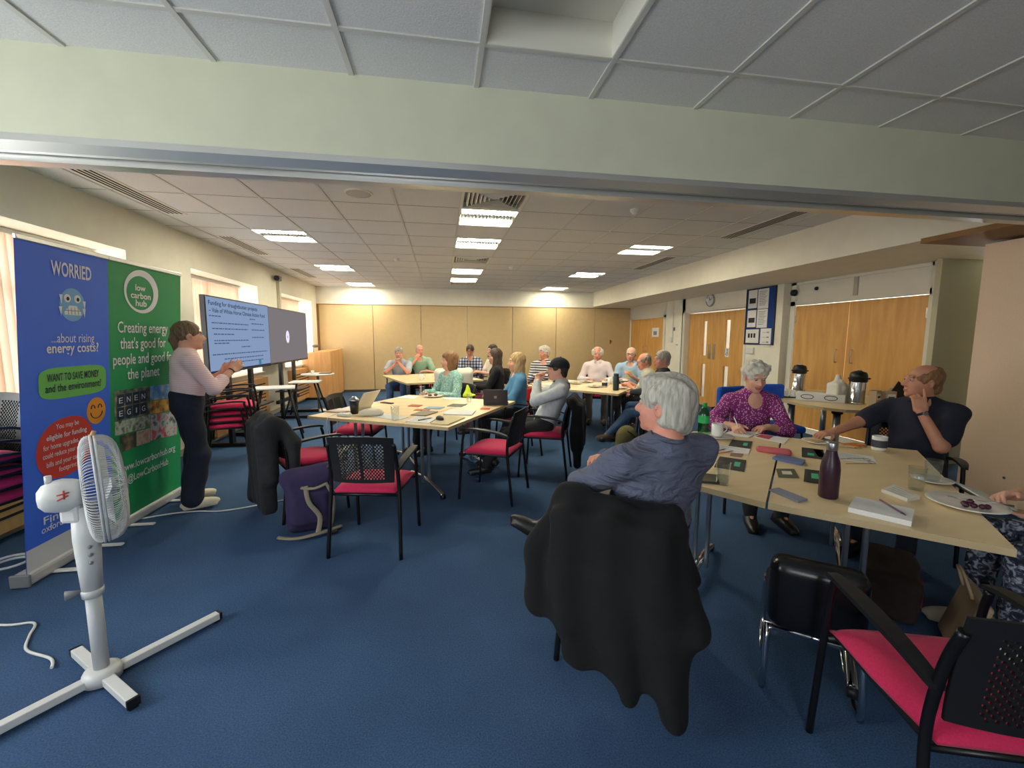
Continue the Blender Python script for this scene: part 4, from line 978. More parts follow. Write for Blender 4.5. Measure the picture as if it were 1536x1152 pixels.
# ------------------------------------------------------------------ drinks table with airpots
ST_Z = 0.78
t = thing('drinks_table', 'maple side table with rounded end carrying the airpots', 'table', (0, 0, 0))
poly = P2((5.35, 5.05), (4.85, 5.30), (4.45, 5.05), (4.15, 4.72), (3.98, 4.42), (3.93, 4.10), (3.95, 3.80), (4.05, 3.64), (4.25, 3.56), (5.35, 3.50))
MB().prism(poly[::-1], ST_Z-0.03, ST_Z, 0, 1).build('tabletop', [MAPLE, EDGE], t)
for x, y in ((4.13, 4.40), (4.12, 3.80), (5.15, 4.95), (5.15, 3.65)):
    l = MB().cyl((x, y, 0), (x, y, ST_Z-0.03), 0.034, n=18).build('leg', STEEL, t)
    MB().cyl((x, y, ST_Z-0.07), (x, y, ST_Z-0.03), 0.05, n=18).build('leg_collar', BLK, l)
def airpot(x, y, label):
    t = thing('airpot', label, 'airpot', (x, y, ST_Z), R_(140), 'airpots')
    MB().lathe([(0.001, 0.0), (0.082, 0.0), (0.084, 0.02), (0.080, 0.024), (0.080, 0.23), (0.076, 0.25)], n=28).build('body', CHROME, t)
    MB().lathe([(0.078, 0.245), (0.084, 0.26), (0.082, 0.32), (0.07, 0.35), (0.03, 0.365), (0.001, 0.367)], n=28).build('lid', BLK, t)
    MB().box((0, -0.085, 0.30), (0.06, 0.07, 0.045), bev=0.012).build('spout', BLK, t)
    MB().box((0, 0, 0.372), (0.05, 0.07, 0.014), bev=0.005).build('pump_button', CHROME, t)
    MB().tube(spline([(-0.083, 0, 0.28), (-0.088, 0.06, 0.29), (0.0, 0.11, 0.30), (0.088, 0.06, 0.29), (0.083, 0, 0.28)], 5), 0.008, 8).build('carry_handle', BLK, t)
airpot(4.82, 5.05, 'steel airpot at the far end of the drinks table beside the cup tray'); airpot(4.54, 3.97, 'steel airpot with black lid beside the white milk jug')
t = thing('milk_jug', 'white plastic milk jug with moulded handle beside the airpot', 'jug', (4.44, 4.12, ST_Z))
organic('body', [rbox((0, 0, 0.11), (0.052, 0.052, 0.085), 0.025), rod((0, 0, 0.19), (0, 0, 0.265), 0.065, 0.030, k=0.04), rod((0, -0.05, 0.25), (0.0, -0.085, 0.17), 0.014, k=0.02), rod((0.0, -0.085, 0.17), (0, -0.05, 0.10), 0.014, k=0.02), rod((0, 0, 0.265), (0, 0, 0.285), 0.024)], 0.008, mat('milk_white', (226, 222, 208), 0.35), t)
MB().lathe([(0.001, 0.310), (0.022, 0.310), (0.024, 0.285), (0.001, 0.285)], n=18).build('cap', WHITE, t)
t = thing('biscuit_tray', 'long white printed carton tray on the drinks table', 'tray', (4.33, 4.22, ST_Z), R_(-48))
MB().box((0, 0, 0.045), (0.46, 0.20, 0.09), bev=0.008).build('tray', PAPER, t)
for x in (-0.12, 0.10): MB().tube([(x+0.06*math.cos(a), -0.102, 0.05+0.025*math.sin(a)) for a in [2*PI*i/16 for i in range(17)]], 0.004, 5).build('oval_print', INK, t)
t = thing('cup_tray', 'dark tray of sachets and milk pots at the end of the drinks table', 'tray', (4.19, 4.56, ST_Z), R_(-42))
MB().box((0, 0, 0.006), (0.22, 0.15, 0.012), bev=0.004).build('tray', BLK, t)
for i in range(3):
    o = MB().box((-0.065+0.065*i, 0, 0.0), (0.055, 0.12, 0.075), bev=0.008).build('sachet_box', WHITE)
    o.location = (4.19+(-0.065+0.065*i)*math.cos(R_(-42)), 4.56+(-0.065+0.065*i)*math.sin(R_(-42)), ST_Z+0.05); o.rotation_euler = (0, 0, R_(-42))
    for q in range(1): pass
    o.data.transform(Matrix.Translation((0.065-0.065*i, 0, 0)))
    tag(o, ['white sachet box, left one in the dark tray on the drinks table', 'white sachet box in the middle of the dark tray on the drinks table', 'white sachet box, right one in the dark tray on the drinks table'][i], 'box', 'sachet boxes')
for x, y, h, a, lb in ((4.57, 3.80, 0.17, 20, 'printed brown and white tea carton nearest the black-lidded airpot'), (4.70, 3.76, 0.165, -12, 'printed tea carton in the middle of the carton row'), (4.83, 3.80, 0.20, 8, 'taller printed tea carton at the right of the carton row')):
    b = thing('tea_carton', lb, 'carton', (x, y, ST_Z), R_(a), 'tea cartons')
    MB().box((0, 0, h/2), (0.105, 0.07, h), bev=0.003).build('carton', mat('carton_tan', (196, 172, 138), 0.7), b)
    MB().box((0, -0.036, h*0.62), (0.08, 0.002, h*0.4)).build('carton_label', PAPER, b); MB().box((0, -0.0375, h*0.6), (0.06, 0.001, h*0.12)).build('carton_print', INK, b)
t = thing('small_easel_sign', 'black tilted card on a thin wooden stand at the right of the drinks table', 'sign', (4.93, 3.76, ST_Z))
MB().box((-0.10, 0, 0.16), (0.17, 0.012, 0.15), rot=Euler((0, 0.62, 0)), bev=0.003).build('card', BLK, t); MB().tube([(-0.06, 0, 0.10), (0.0, 0.0, 0.0)], 0.007, 6).build('stand', mat('stand_wood', (206, 150, 80), 0.6), t)
# blue chairs behind the purple top
for x, y, a, lb in ((3.33, 4.15, 190, 'blue rounded chair back behind the left shoulder of the woman in purple'), (3.86, 4.32, 170, 'blue rounded chair back between the woman in purple and the drinks table')):
    t = thing('blue_chair', lb, 'chair', (x, y, 0), R_(a), 'blue chairs')
    BL = mat('blue_fabric', (30, 88, 196), 0.85)
    organic('backrest', [rbox((0, -0.22, 0.80), (0.17, 0.008, 0.12), 0.03)], 0.012, BL, t); organic('seat', [rbox((0, 0, 0.47), (0.19, 0.19, 0.01), 0.03)], 0.012, BL, t)
    for sx in (-1, 1):
        for sy_ in (-1, 1): MB().tube([(sx*0.18, sy_*0.18, 0.46), (sx*0.22, sy_*0.22, 0)], 0.012, 8).build('leg', BLKM, t)
        MB().tube([(sx*0.15, -0.19, 0.44), (sx*0.14, -0.24, 0.72)], 0.011, 8).build('back_post', BLKM, t)

# ------------------------------------------------------------------ things on the tables
TZ = 0.751
def sheet(name, pts, m, label, cat, th=0.003, z=TZ, group=None, deco=None):
    c = np.mean(np.array(pts), 0); t = thing(name, label, cat, (float(c[0]), float(c[1]), z), 0, group)
    q = [(p[0]-float(c[0]), p[1]-float(c[1])) for p in pts]
    a = sum(q[i][0]*q[(i+1) % len(q)][1]-q[(i+1) % len(q)][0]*q[i][1] for i in range(len(q)))
    if a < 0: q = q[::-1]
    MB().prism(q, 0, th).build('sheet' if th < 0.008 else 'block', m, t)
    if deco: deco(t, q, th)
    return t
def lerp2(q, u, v):
    a = [q[0][i]*(1-u)+q[1][i]*u for i in (0, 1)]; b = [q[3][i]*(1-u)+q[2][i]*u for i in (0, 1)]
    return (a[0]*(1-v)+b[0]*v, a[1]*(1-v)+b[1]*v)
def patch(u0, u1, v0, v1, m, nm='print'):
    def f(t, q, th): MB().add([(*lerp2(q, u, v), th+0.0008) for u, v in ((u0, v0), (u1, v0), (u1, v1), (u0, v1))], [(0, 1, 2, 3)]).build(nm, m, t)
    return f
def lines(n, m=GREYI, u0=0.12, u1=0.85):
    def f(t, q, th):
        mm = MB()
        for i in range(n):
            v = 0.15+0.7*i/max(1, n-1); e = u1-0.25*((i*7) % 3)/3
            mm.add([(*lerp2(q, u, w), th+0.0008) for u, w in ((u0, v-0.015), (e, v-0.015), (e, v+0.015), (u0, v+0.015))], [(0, 1, 2, 3)])
        mm.build('text_lines', m, t)
    return f
def both(*fs):
    def f(t, q, th):
        for g in fs: g(t, q, th)
    return f
BCARD = mat('black_card', (34, 34, 34), 0.6); TEAL = mat('teal_print', (70, 190, 150), 0.6)
sheet('black_card', P2((2.11, 2.76), (2.22, 2.69), (2.06, 2.51), (1.94, 2.58)), BCARD, 'black leaflet with teal mark beside the cup and saucer', 'leaflet', deco=patch(.62, .82, .3, .7, TEAL), group='black leaflets')
sheet('black_card', P2((1.73, 2.37), (1.84, 2.27), (1.67, 2.07), (1.56, 2.18)), BCARD, 'black leaflet with teal mark behind the half-full tumbler', 'leaflet', deco=patch(.62, .82, .3, .7, TEAL), group='black leaflets')
sheet('black_card', P2((2.05, 2.06), (2.13, 2.0), (1.95, 1.80), (1.87, 1.88)), BCARD, 'black leaflet with teal mark left of the purple flask', 'leaflet', deco=patch(.3, .6, .3, .7, TEAL), group='black leaflets')
sheet('black_card', P2((2.44, 2.49), (2.53, 2.41), (2.34, 2.21), (2.25, 2.29)), BCARD, 'black leaflet with teal mark partly under the white sheet', 'leaflet', deco=patch(.25, .55, .2, .45, TEAL), group='black leaflets')
sheet('leaflet', P2((2.34, 2.83), (2.40, 2.60), (2.57, 2.74), (2.46, 2.90)), PAPER, 'white leaflet with a red picture in front of the woman in purple', 'leaflet', deco=patch(.05, .5, .1, .9, mat('leaflet_red', (196, 70, 84), 0.7)))
sheet('paper_sheet', P2((2.36, 3.06), (2.14, 2.93), (2.27, 2.80), (2.48, 2.93)), PAPER, 'white sheet the woman in purple writes on', 'paper', 0.004)
sheet('paper_sheet', P2((1.77, 2.79), (2.05, 2.50), (1.96, 2.40), (1.62, 2.60)), PAPER, 'long white sheets with writing at the left of the near right table', 'paper', 0.004, deco=lines(5))
sheet('picture_card', P2((1.86, 2.44), (1.92, 2.40), (1.86, 2.34), (1.81, 2.38)), mat('card_brown', (150, 110, 90), 0.7), 'little brown picture card by the coloured pencils', 'card')
def pen(a, b, m, label, r=0.004, z=TZ+0.005, group=None):
    c = [(a[i]+b[i])/2 for i in (0, 1)]; t = thing('pen', label, 'pen', (c[0], c[1], z), 0, group)
    A = Vector((a[0]-c[0], a[1]-c[1], 0)); B = Vector((b[0]-c[0], b[1]-c[1], 0))
    MB().tube([A, A+(B-A)*0.85], r, 8).build('barrel', m, t); MB().tube([A+(B-A)*0.85, B], [r, r*0.3], 8).build('tip', INK, t)
ORP = mat('orange_pencil', (222, 120, 70), 0.5)
pen((1.68, 2.40), (1.90, 2.47), ORP, 'orange pencil nearest the tumbler among the pencils', group='orange pencils'); pen((1.71, 2.45), (1.88, 2.52), ORP, 'orange pencil farther from the tumbler beside the other', group='orange pencils')
t = thing('spectacle_case', 'pink red soft spectacle case in the middle of the near right tables', 'case', (2.13, 2.38, TZ))
organic('case', [rod((-0.05, 0.07, 0.016), (0.05, -0.05, 0.018), 0.022, 0.026), rod((0.04, -0.03, 0.014), (0.08, -0.01, 0.012), 0.016)], 0.006, mat('case_pink', (196, 92, 96), 0.6), t)
BPH = mat('slate_blue', (104, 118, 164), 0.5)
sheet('blue_wallet', P2((2.02, 2.27), (2.09, 2.12), (2.18, 2.19), (2.12, 2.33)), BPH, 'blue folded wallet at the seam of the near right tables', 'wallet', 0.014)
sheet('picture_card', P2((1.89, 2.09), (1.99, 2.07), (1.89, 1.93), (1.79, 1.96)), mat('card_olive', (96, 92, 66), 0.7), 'olive picture card left of the purple flask near the seam', 'card', deco=patch(.25, .75, .3, .7, mat('card_cream', (226, 220, 200), 0.7)))
sheet('paper_sheet', P2((2.48, 2.44), (2.70, 2.22), (2.57, 2.08), (2.35, 2.27)), PAPER, 'white sheet behind the purple flask by the wire glasses', 'paper', deco=lines(5))
t = thing('biscuit_plate', 'small plate with biscuits behind the purple flask', 'plate', (2.66, 2.59, TZ))
MB().lathe([(0.001, 0.004), (0.06, 0.004), (0.095, 0.016), (0.093, 0.019), (0.06, 0.008), (0.001, 0.008)], n=28).build('plate', CERAM, t)
for x, y in ((-0.03, 0.0), (0.035, 0.02)): tag(MB().lathe([(0.001, 0.0), (0.028, 0.0), (0.03, 0.006), (0.026, 0.012), (0.001, 0.012)], (2.66+x, 2.59+y, TZ+0.0085), 16).build('biscuit', mat('biscuit', (202, 166, 110), 0.9)), ['round biscuit on the left of the small plate', 'round biscuit on the right of the small plate'][x > 0], 'biscuit', 'biscuits')
sheet('orange_note', P2((2.81, 2.54), (2.93, 2.55), (2.97, 2.49), (2.85, 2.44)), mat('orange_paper', (232, 140, 60), 0.8), 'orange paper on the table in front of the navy polo shirt', 'paper')
def mug(x, y, z, label, rz_, dec=None, sc=1.0, cat='mug', group=None):
    t = thing('mug', label, cat, (x, y, z), R_(rz_), group)
    r, h = 0.042*sc, 0.098*sc
    MB().lathe([(0.001, 0.0), (r*0.85, 0.0), (r, 0.012), (r, h), (r-0.004, h), (r-0.004, 0.014), (0.001, 0.008)], n=26).build('cup', CERAM, t)
    MB().tube(spline([(-r+0.002, 0, h*0.82), (-r-0.026*sc, 0, h*0.78), (-r-0.030*sc, 0, h*0.45), (-r+0.002, 0, h*0.22)], 5), 0.0055*sc, 8).build('handle', CERAM, t)
    if dec: MB().lathe([(r+0.0006, h*0.25), (r+0.0006, h*0.75)], n=26).build('printed_band', dec, t)
    return t
def saucer(x, y, z, label, r=0.085, nm='saucer', group=None):
    return tag(MB().lathe([(0.001, 0.004), (r*0.5, 0.004), (r, 0.018), (r-0.002, 0.021), (r*0.5, 0.008), (r*.3, 0.006), (0.001, 0.006)], (x, y, z), 30).build(nm, CERAM), label, nm, group)
saucer(2.045, 2.84, TZ, 'white saucer under the white cup near the green bottle', 0.115); mug(2.055, 2.86, TZ+0.0085, 'white cup on its saucer near the green bottle', 175)
mug(2.90, 2.35, TZ, 'white mug with a dark printed band before the navy polo shirt', 200, mat('mug_band', (60, 62, 76), 0.5))
t = thing('water_bottle', 'green translucent water bottle at the far corner of the near right table', 'bottle', (2.02, 2.98, TZ))
GB = glassmat('green_bottle_plastic', (0.10, 0.62, 0.26, 1), 0.12)
MB().lathe([(0.001, 0.0), (0.038, 0.0), (0.042, 0.02), (0.04, 0.07), (0.042, 0.09), (0.042, 0.15), (0.034, 0.19), (0.016, 0.215)], n=26).build('body', GB, t)
MB().lathe([(0.001, 0.245), (0.018, 0.245), (0.018, 0.21), (0.016, 0.21)], n=18).build('cap', mat('green_cap', (30, 150, 70), 0.5), t)
MB().lathe([(0.0425, 0.09), (0.0425, 0.15)], n=26).build('bottle_label', mat('green_label', (40, 170, 90), 0.6), t)
t = thing('insulated_flask', 'tall purple steel flask standing near the table edge', 'flask', (1.80, 1.67, TZ))
MB().lathe([(0.001, 0.0), (0.036, 0.0), (0.040, 0.006), (0.0405, 0.14), (0.036, 0.175), (0.024, 0.212), (0.0215, 0.225), (0.0215, 0.23)], n=32).build('body', mat('flask_purple', (54, 20, 42), 0.42, coat=0.1), t)
MB().lathe([(0.022, 0.229), (0.0235, 0.232), (0.0235, 0.262), (0.022, 0.266), (0.001, 0.266)], n=28).build('cap', STEEL, t)
def tumbler(x, y, z, label, r=0.036, h=0.115, water=0.045, group='glass tumblers'):
    t = thing('tumbler', label, 'glass', (x, y, z), 0, group)
    MB().lathe([(0.001, 0.0), (r*0.82, 0.0), (r, h), (r-0.0025, h), (r*0.82-0.003, 0.008), (0.001, 0.008)], n=26).build('glass_wall', TUMB, t)
    if water: MB().lathe([(0.001, 0.009), (r*0.80-0.002, 0.009), (r*0.86-0.002, water), (0.001, water)], n=22).build('water', glassmat('water', (0.86, 0.9, 0.9, 1), 0.12) if 'water' not in MATS else MATS['water'], t)
tumbler(1.42, 1.91, TZ, 'tumbler half full of water beside the black phone'); tumbler(2.33, 1.69, TZ, 'empty tumbler nearest the white tissue packet', water=0); tumbler(2.53, 1.765, TZ+0.0065, 'tumbler standing on a saucer at the right table edge', water=0.0)
saucer(2.53, 1.765, TZ, 'white saucer under a tumbler at the right table edge', 0.085)
def phone(pts, m, label, th=0.009):
    def d(t, q, th_): MB().add([(*lerp2(q, u, v), th_+0.0007) for u, v in ((.06, .06), (.94, .06), (.94, .94), (.06, .94))], [(0, 1, 2, 3)]).build('phone_screen', mat('phone_glass', (26, 28, 32), 0.12), t)
    return sheet('phone', pts, m, label, 'phone', th, deco=d if m == BLK else None)
phone(P2((1.315, 1.945), (1.40, 1.905), (1.47, 2.03), (1.40, 2.075)), BLK, 'black phone lying left of the half-full tumbler')
phone(P2((1.585, 1.785), (1.60, 1.63), (1.665, 1.645), (1.65, 1.80)), mat('phone_grey', (140, 146, 168), 0.4), 'grey phone lying face down near the front table edge')
sheet('notebook', P2((1.73, 1.505), (1.845, 1.34), (1.99, 1.44), (1.885, 1.61)), PAPER, 'white spiral notebook with a pen at the front of the near right table', 'notebook', 0.022)
pen((1.94, 1.545), (1.875, 1.385), mat('pen_mauve', (120, 84, 96), 0.4), 'mauve pen lying on the white notebook', z=TZ+0.027)
sheet('tissue_packet', P2((2.12, 1.685), (2.11, 1.56), (2.20, 1.575), (2.25, 1.73)), mat('tissue_white', (226, 222, 208), 0.7), 'white tissue packet beside the big plate', 'packet', 0.016, deco=lines(4))
t = thing('wire_glasses', 'thin wire reading glasses on the table behind the tissue packet', 'glasses', (2.52, 2.09, TZ), R_(60))
GLD = mat('wire_gold', (120, 100, 70), 0.3, 0.9)
for s in (-1, 1):
    MB().tube([(s*0.035+0.024*math.cos(a), 0.018*math.sin(a), 0.020) for a in [2*PI*i/18 for i in range(19)]], 0.0016, 6).build('lens_rim', GLD, t)
    MB().tube([(s*0.06, 0, 0.020), (s*0.062, 0.06, 0.014), (s*0.05, 0.13, 0.003)], 0.0016, 6).build('temple', GLD, t)
MB().tube([(-0.011, 0, 0.02), (0, 0.004, 0.024), (0.011, 0, 0.02)], 0.0016, 6).build('bridge', GLD, t)
t = thing('wire_glasses', 'thin wire glasses left of the banded mug', 'glasses', (2.78, 2.37, TZ), R_(20))
for s in (-1, 1):
    MB().tube([(s*0.035+0.024*math.cos(a), 0.018*math.sin(a), 0.020) for a in [2*PI*i/18 for i in range(19)]], 0.0016, 6).build('lens_rim', GLD, t)
    MB().tube([(s*0.06, 0, 0.020), (s*0.062, 0.06, 0.014), (s*0.05, 0.13, 0.003)], 0.0016, 6).build('temple', GLD, t)
t = thing('dinner_plate', 'large white plate with grapes at the right table corner', 'plate', (2.31, 1.47, TZ))
MB().lathe([(0.001, 0.005), (0.085, 0.005), (0.135, 0.022), (0.133, 0.025), (0.085, 0.010), (0.001, 0.009)], n=36).build('plate', CERAM, t)
GRP = mat('grape_purple', (70, 24, 44), 0.35)
for i, (x, y, zz_) in enumerate(((-0.035, -0.02, 0), (-0.012, -0.035, 0), (0.01, -0.05, 0), (-0.02, -0.005, 0), (-0.015, -0.022, 0.015), (0.03, -0.055, 0))):
    tag(MB().ell((2.31+x, 1.47+y, TZ+0.021+zz_), (0.0125, 0.0125, 0.0115), 12).build('grape', GRP), 'dark grape in the little heap on the large white plate', 'grape', 'grapes on the plate')
t = thing('dessert_fork', 'steel fork resting on the plate beside the grapes', 'fork', (2.345, 1.47, TZ+0.026))
MB().tube([(-0.03, 0.04, 0.0), (0.05, -0.05, 0.008), (0.09, -0.085, 0.004)], [0.003, 0.0025, 0.004], 8).build('handle', STEEL, t); MB().box((-0.04, 0.052, 0.0), (0.02, 0.03, 0.003), rot=Euler((0, 0, 0.7))).build('tines', STEEL, t)
# near left tables
def plain_cup(x, y, label):
    t = thing('travel_flask', label, 'flask', (x, y, TZ))
    MB().lathe([(0.001, 0), (0.036, 0), (0.046, 0.13), (0.043, 0.13), (0.034, 0.01), (0.001, 0.01)], n=24).build('body', BLK, t)
    MB().lathe([(0.047, 0.13), (0.047, 0.145), (0.03, 0.155), (0.02, 0.17), (0.001, 0.172)], n=24).build('lid', STEEL, t)
plain_cup(-0.86, 4.30, 'black travel flask with steel lid beside the tilted laptop')
def laptop(x, y, deg, label, c, tilt=108, w=0.27, hh=0.17):
    t = thing('laptop', label, 'laptop', (x, y, TZ), R_(deg), None)
    MB().box((0, 0.02, 0.008), (w, 0.18, 0.014), bev=0.003).build('keyboard_deck', c, t)
    a = R_(tilt-90); m = MB(); m.box((0, 0.11+hh/2*math.sin(a), 0.012+hh/2*math.cos(a)), (w, 0.008, hh), rot=Euler((-a, 0, 0)), bev=0.003); l = m.build('screen_lid', c, t)
    m = MB().box((0, 0.11+hh/2*math.sin(a)+0.0048*math.cos(a), 0.012+hh/2*math.cos(a)-0.0048*math.sin(a)), (0.03, 0.001, 0.03), rot=Euler((-a, 0, 0))); m.build('lid_mark', GREYI, l)
    m = MB().box((0, 0.0, 0.0156), (w*0.86, 0.11, 0.001)); m.build('keys', GREY, t)
laptop(0.60, 4.72, 168, 'open dark laptop at the right end of the near left table', mat('laptop_dark', (56, 52, 58), 0.5), 102)
t = thing('laptop', 'silver laptop seen edge-on beside the black travel flask', 'laptop', (-0.92, 4.56, TZ), R_(-112))
MB().box((0, 0, 0.008), (0.32, 0.22, 0.014), bev=0.003).build('keyboard_deck', mat('laptop_silver', (206, 204, 198), 0.35), t)
MB().box((0, 0.165, 0.105), (0.32, 0.008, 0.215), rot=Euler((R_(-33), 0, 0)), bev=0.003).build('screen_lid', MATS['laptop_silver'], t)
t = thing('paper_bag', 'crumpled white paper bag on the near left table beside the travel flask', 'bag', (-0.69, 4.17, TZ))
organic('bag', [ell((0, 0, 0.03), (0.11, 0.06, 0.036)), ell((0.08, 0.0, 0.03), (0.05, 0.04, 0.03))], 0.008, mat('bag_white', (224, 218, 198), 0.8), t, disp=lambda x, y, z: 0.004*np.sin(60*x+20*y)*np.sin(70*y+30*z))
sheet('paper_sheet', P2((-0.69, 4.14), (-0.42, 3.88), (-0.32, 4.02), (-0.56, 4.24)), PAPER, 'white sheet under the empty tumbler on the near left table', 'paper', deco=lines(4))
tumbler(-0.43, 3.90, TZ+0.004, 'clear tumbler on the white sheet at the near table edge', 0.038, 0.125, 0.0); tumbler(-0.26, 5.50, TZ, 'tall tumbler at the back of the near left table', 0.036, 0.13, 0.05); tumbler(0.30, 4.87, TZ, 'tumbler in front of the blonde woman', 0.034, 0.10, 0.0)
t = saucer(-0.12, 5.38, TZ, 'white plate of snacks in front of the woman in mint', 0.12, 'plate')
for i, (x, y) in enumerate(((-0.16, 5.38), (-0.09, 5.40))): tag(MB().ell((x, y, TZ+0.024), (0.025, 0.02, 0.016), 10).build('snack', mat('snack_brown', (110, 72, 54), 0.8)), ['brown snack at the left of the plate before the woman in mint', 'brown snack at the right of the plate before the woman in mint'][i], 'snack', 'snacks')
sheet('paper_sheet', P2((-0.57, 5.35), (-0.35, 5.24), (-0.30, 5.48), (-0.48, 5.56)), PAPER, 'white sheet at the back edge of the near left table', 'paper')
sheet('phone', P2((-0.71, 4.97), (-0.58, 4.86), (-0.55, 4.90), (-0.67, 5.01)), BLK, 'black phone lying at the back left of the near left table', 'phone', 0.009)
sheet('paper_pad', P2((-0.33, 3.80), (-0.12, 3.70), (-0.05, 3.93), (-0.25, 4.05)), PAPER, 'white pad with a dark pen at the near left table corner', 'pad', 0.008, deco=lines(4))
pen((-0.22, 3.80), (-0.10, 3.90), INK, 'dark pen lying on the white pad', z=TZ+0.013)
sheet('folder', P2((-0.31, 4.12), (-0.16, 4.06), (-0.05, 4.27), (-0.20, 4.36)), mat('folder_taupe', (142, 126, 104), 0.6), 'taupe folder in the middle of the near left table', 'folder', 0.008)
sheet('place_mat', P2((-0.11, 3.67), (0.04, 3.60), (0.20, 3.90), (0.0, 4.02)), mat('mat_buff', (210, 192, 150), 0.7), 'buff folder under the mouse at the table corner', 'folder', 0.01)
t = thing('computer_mouse', 'black computer mouse on the buff folder', 'mouse', (-0.03, 3.82, TZ+0.0105), 0.4)
organic('shell', [ell((0, 0, 0.008), (0.032, 0.055, 0.028)), rbox((0, 0, -0.012), (0.04, 0.06, 0.004), 0.0, sub=True, k=0.004)], 0.006, BLK, t)
sheet('booklet', P2((-0.38, 4.68), (-0.26, 4.62), (-0.22, 4.72), (-0.34, 4.78)), mat('booklet_red', (178, 92, 70), 0.7), 'reddish booklet in the middle of the near left table', 'booklet', 0.005)
sheet('booklet', P2((-0.20, 4.50), (-0.03, 4.44), (0.02, 4.56), (-0.15, 4.62)), mat('booklet_blue', (150, 170, 196), 0.7), 'pale blue booklet near the table centre', 'booklet', 0.005)
sheet('booklet', P2((-0.30, 4.40), (-0.16, 4.35), (-0.13, 4.42), (-0.27, 4.47)), mat('booklet_tan', (190, 120, 86), 0.7), 'tan booklet between the folder and the pale blue booklet', 'booklet', 0.005)
sheet('black_card', P2((0.04, 4.62), (0.20, 4.56), (0.27, 4.72), (0.11, 4.78)), mat('dark_mat', (84, 80, 70), 0.6), 'dark grey leaflet in front of the tumbler of the blonde woman', 'leaflet')
sheet('paper_sheet', P2((0.0, 4.11), (0.27, 4.01), (0.33, 4.25), (0.07, 4.36)), PAPER, 'white papers on the half table with the open laptop', 'paper', 0.012)
sheet('paper_sheet', P2((0.0, 5.15), (0.2, 5.07), (0.25, 5.22), (0.06, 5.30)), PAPER, 'pale pinkish sheet in front of the lime pouch', 'paper', 0.004)
t = thing('lime_pouch', 'lime yellow high-visibility pouch beside the woman in mint', 'pouch', (0.31, 5.33, TZ))
organic('pouch', [rod((0, 0, 0.015), (0.0, 0.01, 0.14), 0.055, 0.015, k=0.03), ell((0.02, -0.02, 0.02), (0.08, 0.05, 0.022), k=0.03)], 0.008, mat('hi_vis', (206, 232, 40), 0.6), t, disp=lambda x, y, z: 0.004*np.sin(50*x)*np.sin(45*z+20*y))
sheet('red_note', P2((0.38, 4.36), (0.48, 4.34), (0.50, 4.44), (0.41, 4.47)), mat('note_red', (206, 96, 70), 0.8), 'small red note left of the open laptop', 'note')
sheet('keyboard_case', P2((-1.16, 4.42), (-0.97, 4.33), (-0.90, 4.48), (-1.06, 4.58)), mat('case_pinkgrey', (196, 170, 156), 0.6), 'pinkish tablet case at the left corner of the near left table', 'case', 0.014)
CW = mat('lead_white', (220, 210, 214), 0.5)
tag(MB().tube(spline([(-1.02, 4.30, TZ+0.005), (-1.06, 4.14, TZ+0.006), (-1.07, 4.10, 0.70), (-1.05, 4.12, 0.56), (-1.0, 4.14, 0.60), (-0.98, 4.13, 0.735)]), 0.005, 6).build('laptop_cable', CW), 'pale laptop lead looping over the left table edge', 'cable')
tag(MB().box((-0.93, 4.18, TZ+0.014), (0.13, 0.06, 0.026), rot=Euler((0, 0, -0.5)), bev=0.006).build('power_adapter', WHITE), 'white power adapter by the left edge of the near left table', 'adapter')
# far left table
mug(-0.37, 7.62, TZ, 'white mug on the far left table', 180)
sheet('paper_sheet', P2((-0.2, 8.2), (0.2, 8.1), (0.25, 8.35), (-0.12, 8.45)), PAPER, 'white papers on the far left table', 'paper', 0.006)
sheet('paper_sheet', P2((-0.15, 7.55), (0.12, 7.48), (0.18, 7.68), (-0.08, 7.76)), mat('tray_tan', (190, 170, 130), 0.7), 'tan tray sheet at the middle of the far left table', 'paper', 0.006)
# far right table
t = thing('insulated_flask', 'tall dark teal flask on the far right table', 'flask', (2.46, 5.72, TZ))
MB().lathe([(0.001, 0.0), (0.04, 0.0), (0.043, 0.01), (0.043, 0.19), (0.036, 0.205)], n=24).build('body', mat('flask_teal', (36, 62, 68), 0.4), t)
MB().lathe([(0.036, 0.204), (0.036, 0.24), (0.001, 0.245)], n=24).build('cap', BLK, t)
mug(2.44, 6.10, TZ, 'white mug with dark band beside the dark teal flask', 150, MATS['mug_band']); mug(2.70, 6.52, TZ, 'white mug at the back of the far right table', -20); mug(2.86, 6.30, TZ, 'dark banded mug before the man in light blue', 0, MATS['mug_band'], 1.0); mug(1.84, 7.05, TZ, 'white mug beside the cap brim on the far right table', 170)
saucer(2.62, 5.86, TZ, 'white saucer right of the dark teal flask', 0.085)
def stackpl(x, y, label, w): t = thing('snack_plate', label, 'plate', (x, y, TZ), 0.4); MB().lathe([(0.001, 0.004), (w*0.6, 0.004), (w, 0.022), (w-0.003, 0.026), (w*0.6, 0.009), (0.001, 0.008)], n=28).build('plate', CERAM, t); MB().box((0.02, 0.01, 0.022), (0.07, 0.05, 0.02), rot=Euler((0, 0, 0.5)), bev=0.006).build('crust', mat('crust', (206, 180, 130), 0.9), t)
stackpl(2.14, 6.62, 'white snack plate toward the left of the far right table', 0.12); stackpl(2.28, 6.12, 'white snack plate at the middle of the far right table', 0.12); stackpl(2.38, 6.82, 'white snack plate before the man in pale pink', 0.12)
sheet('paper_sheet', P2((1.52, 6.62), (1.72, 6.42), (1.88, 6.58), (1.70, 6.78)), PAPER, 'white sheet at the left end of the far right table', 'paper', 0.004)
t = thing('red_bag', 'red cloth bag hanging at the left edge of the far right table', 'bag', (1.33, 6.33, 0.38))
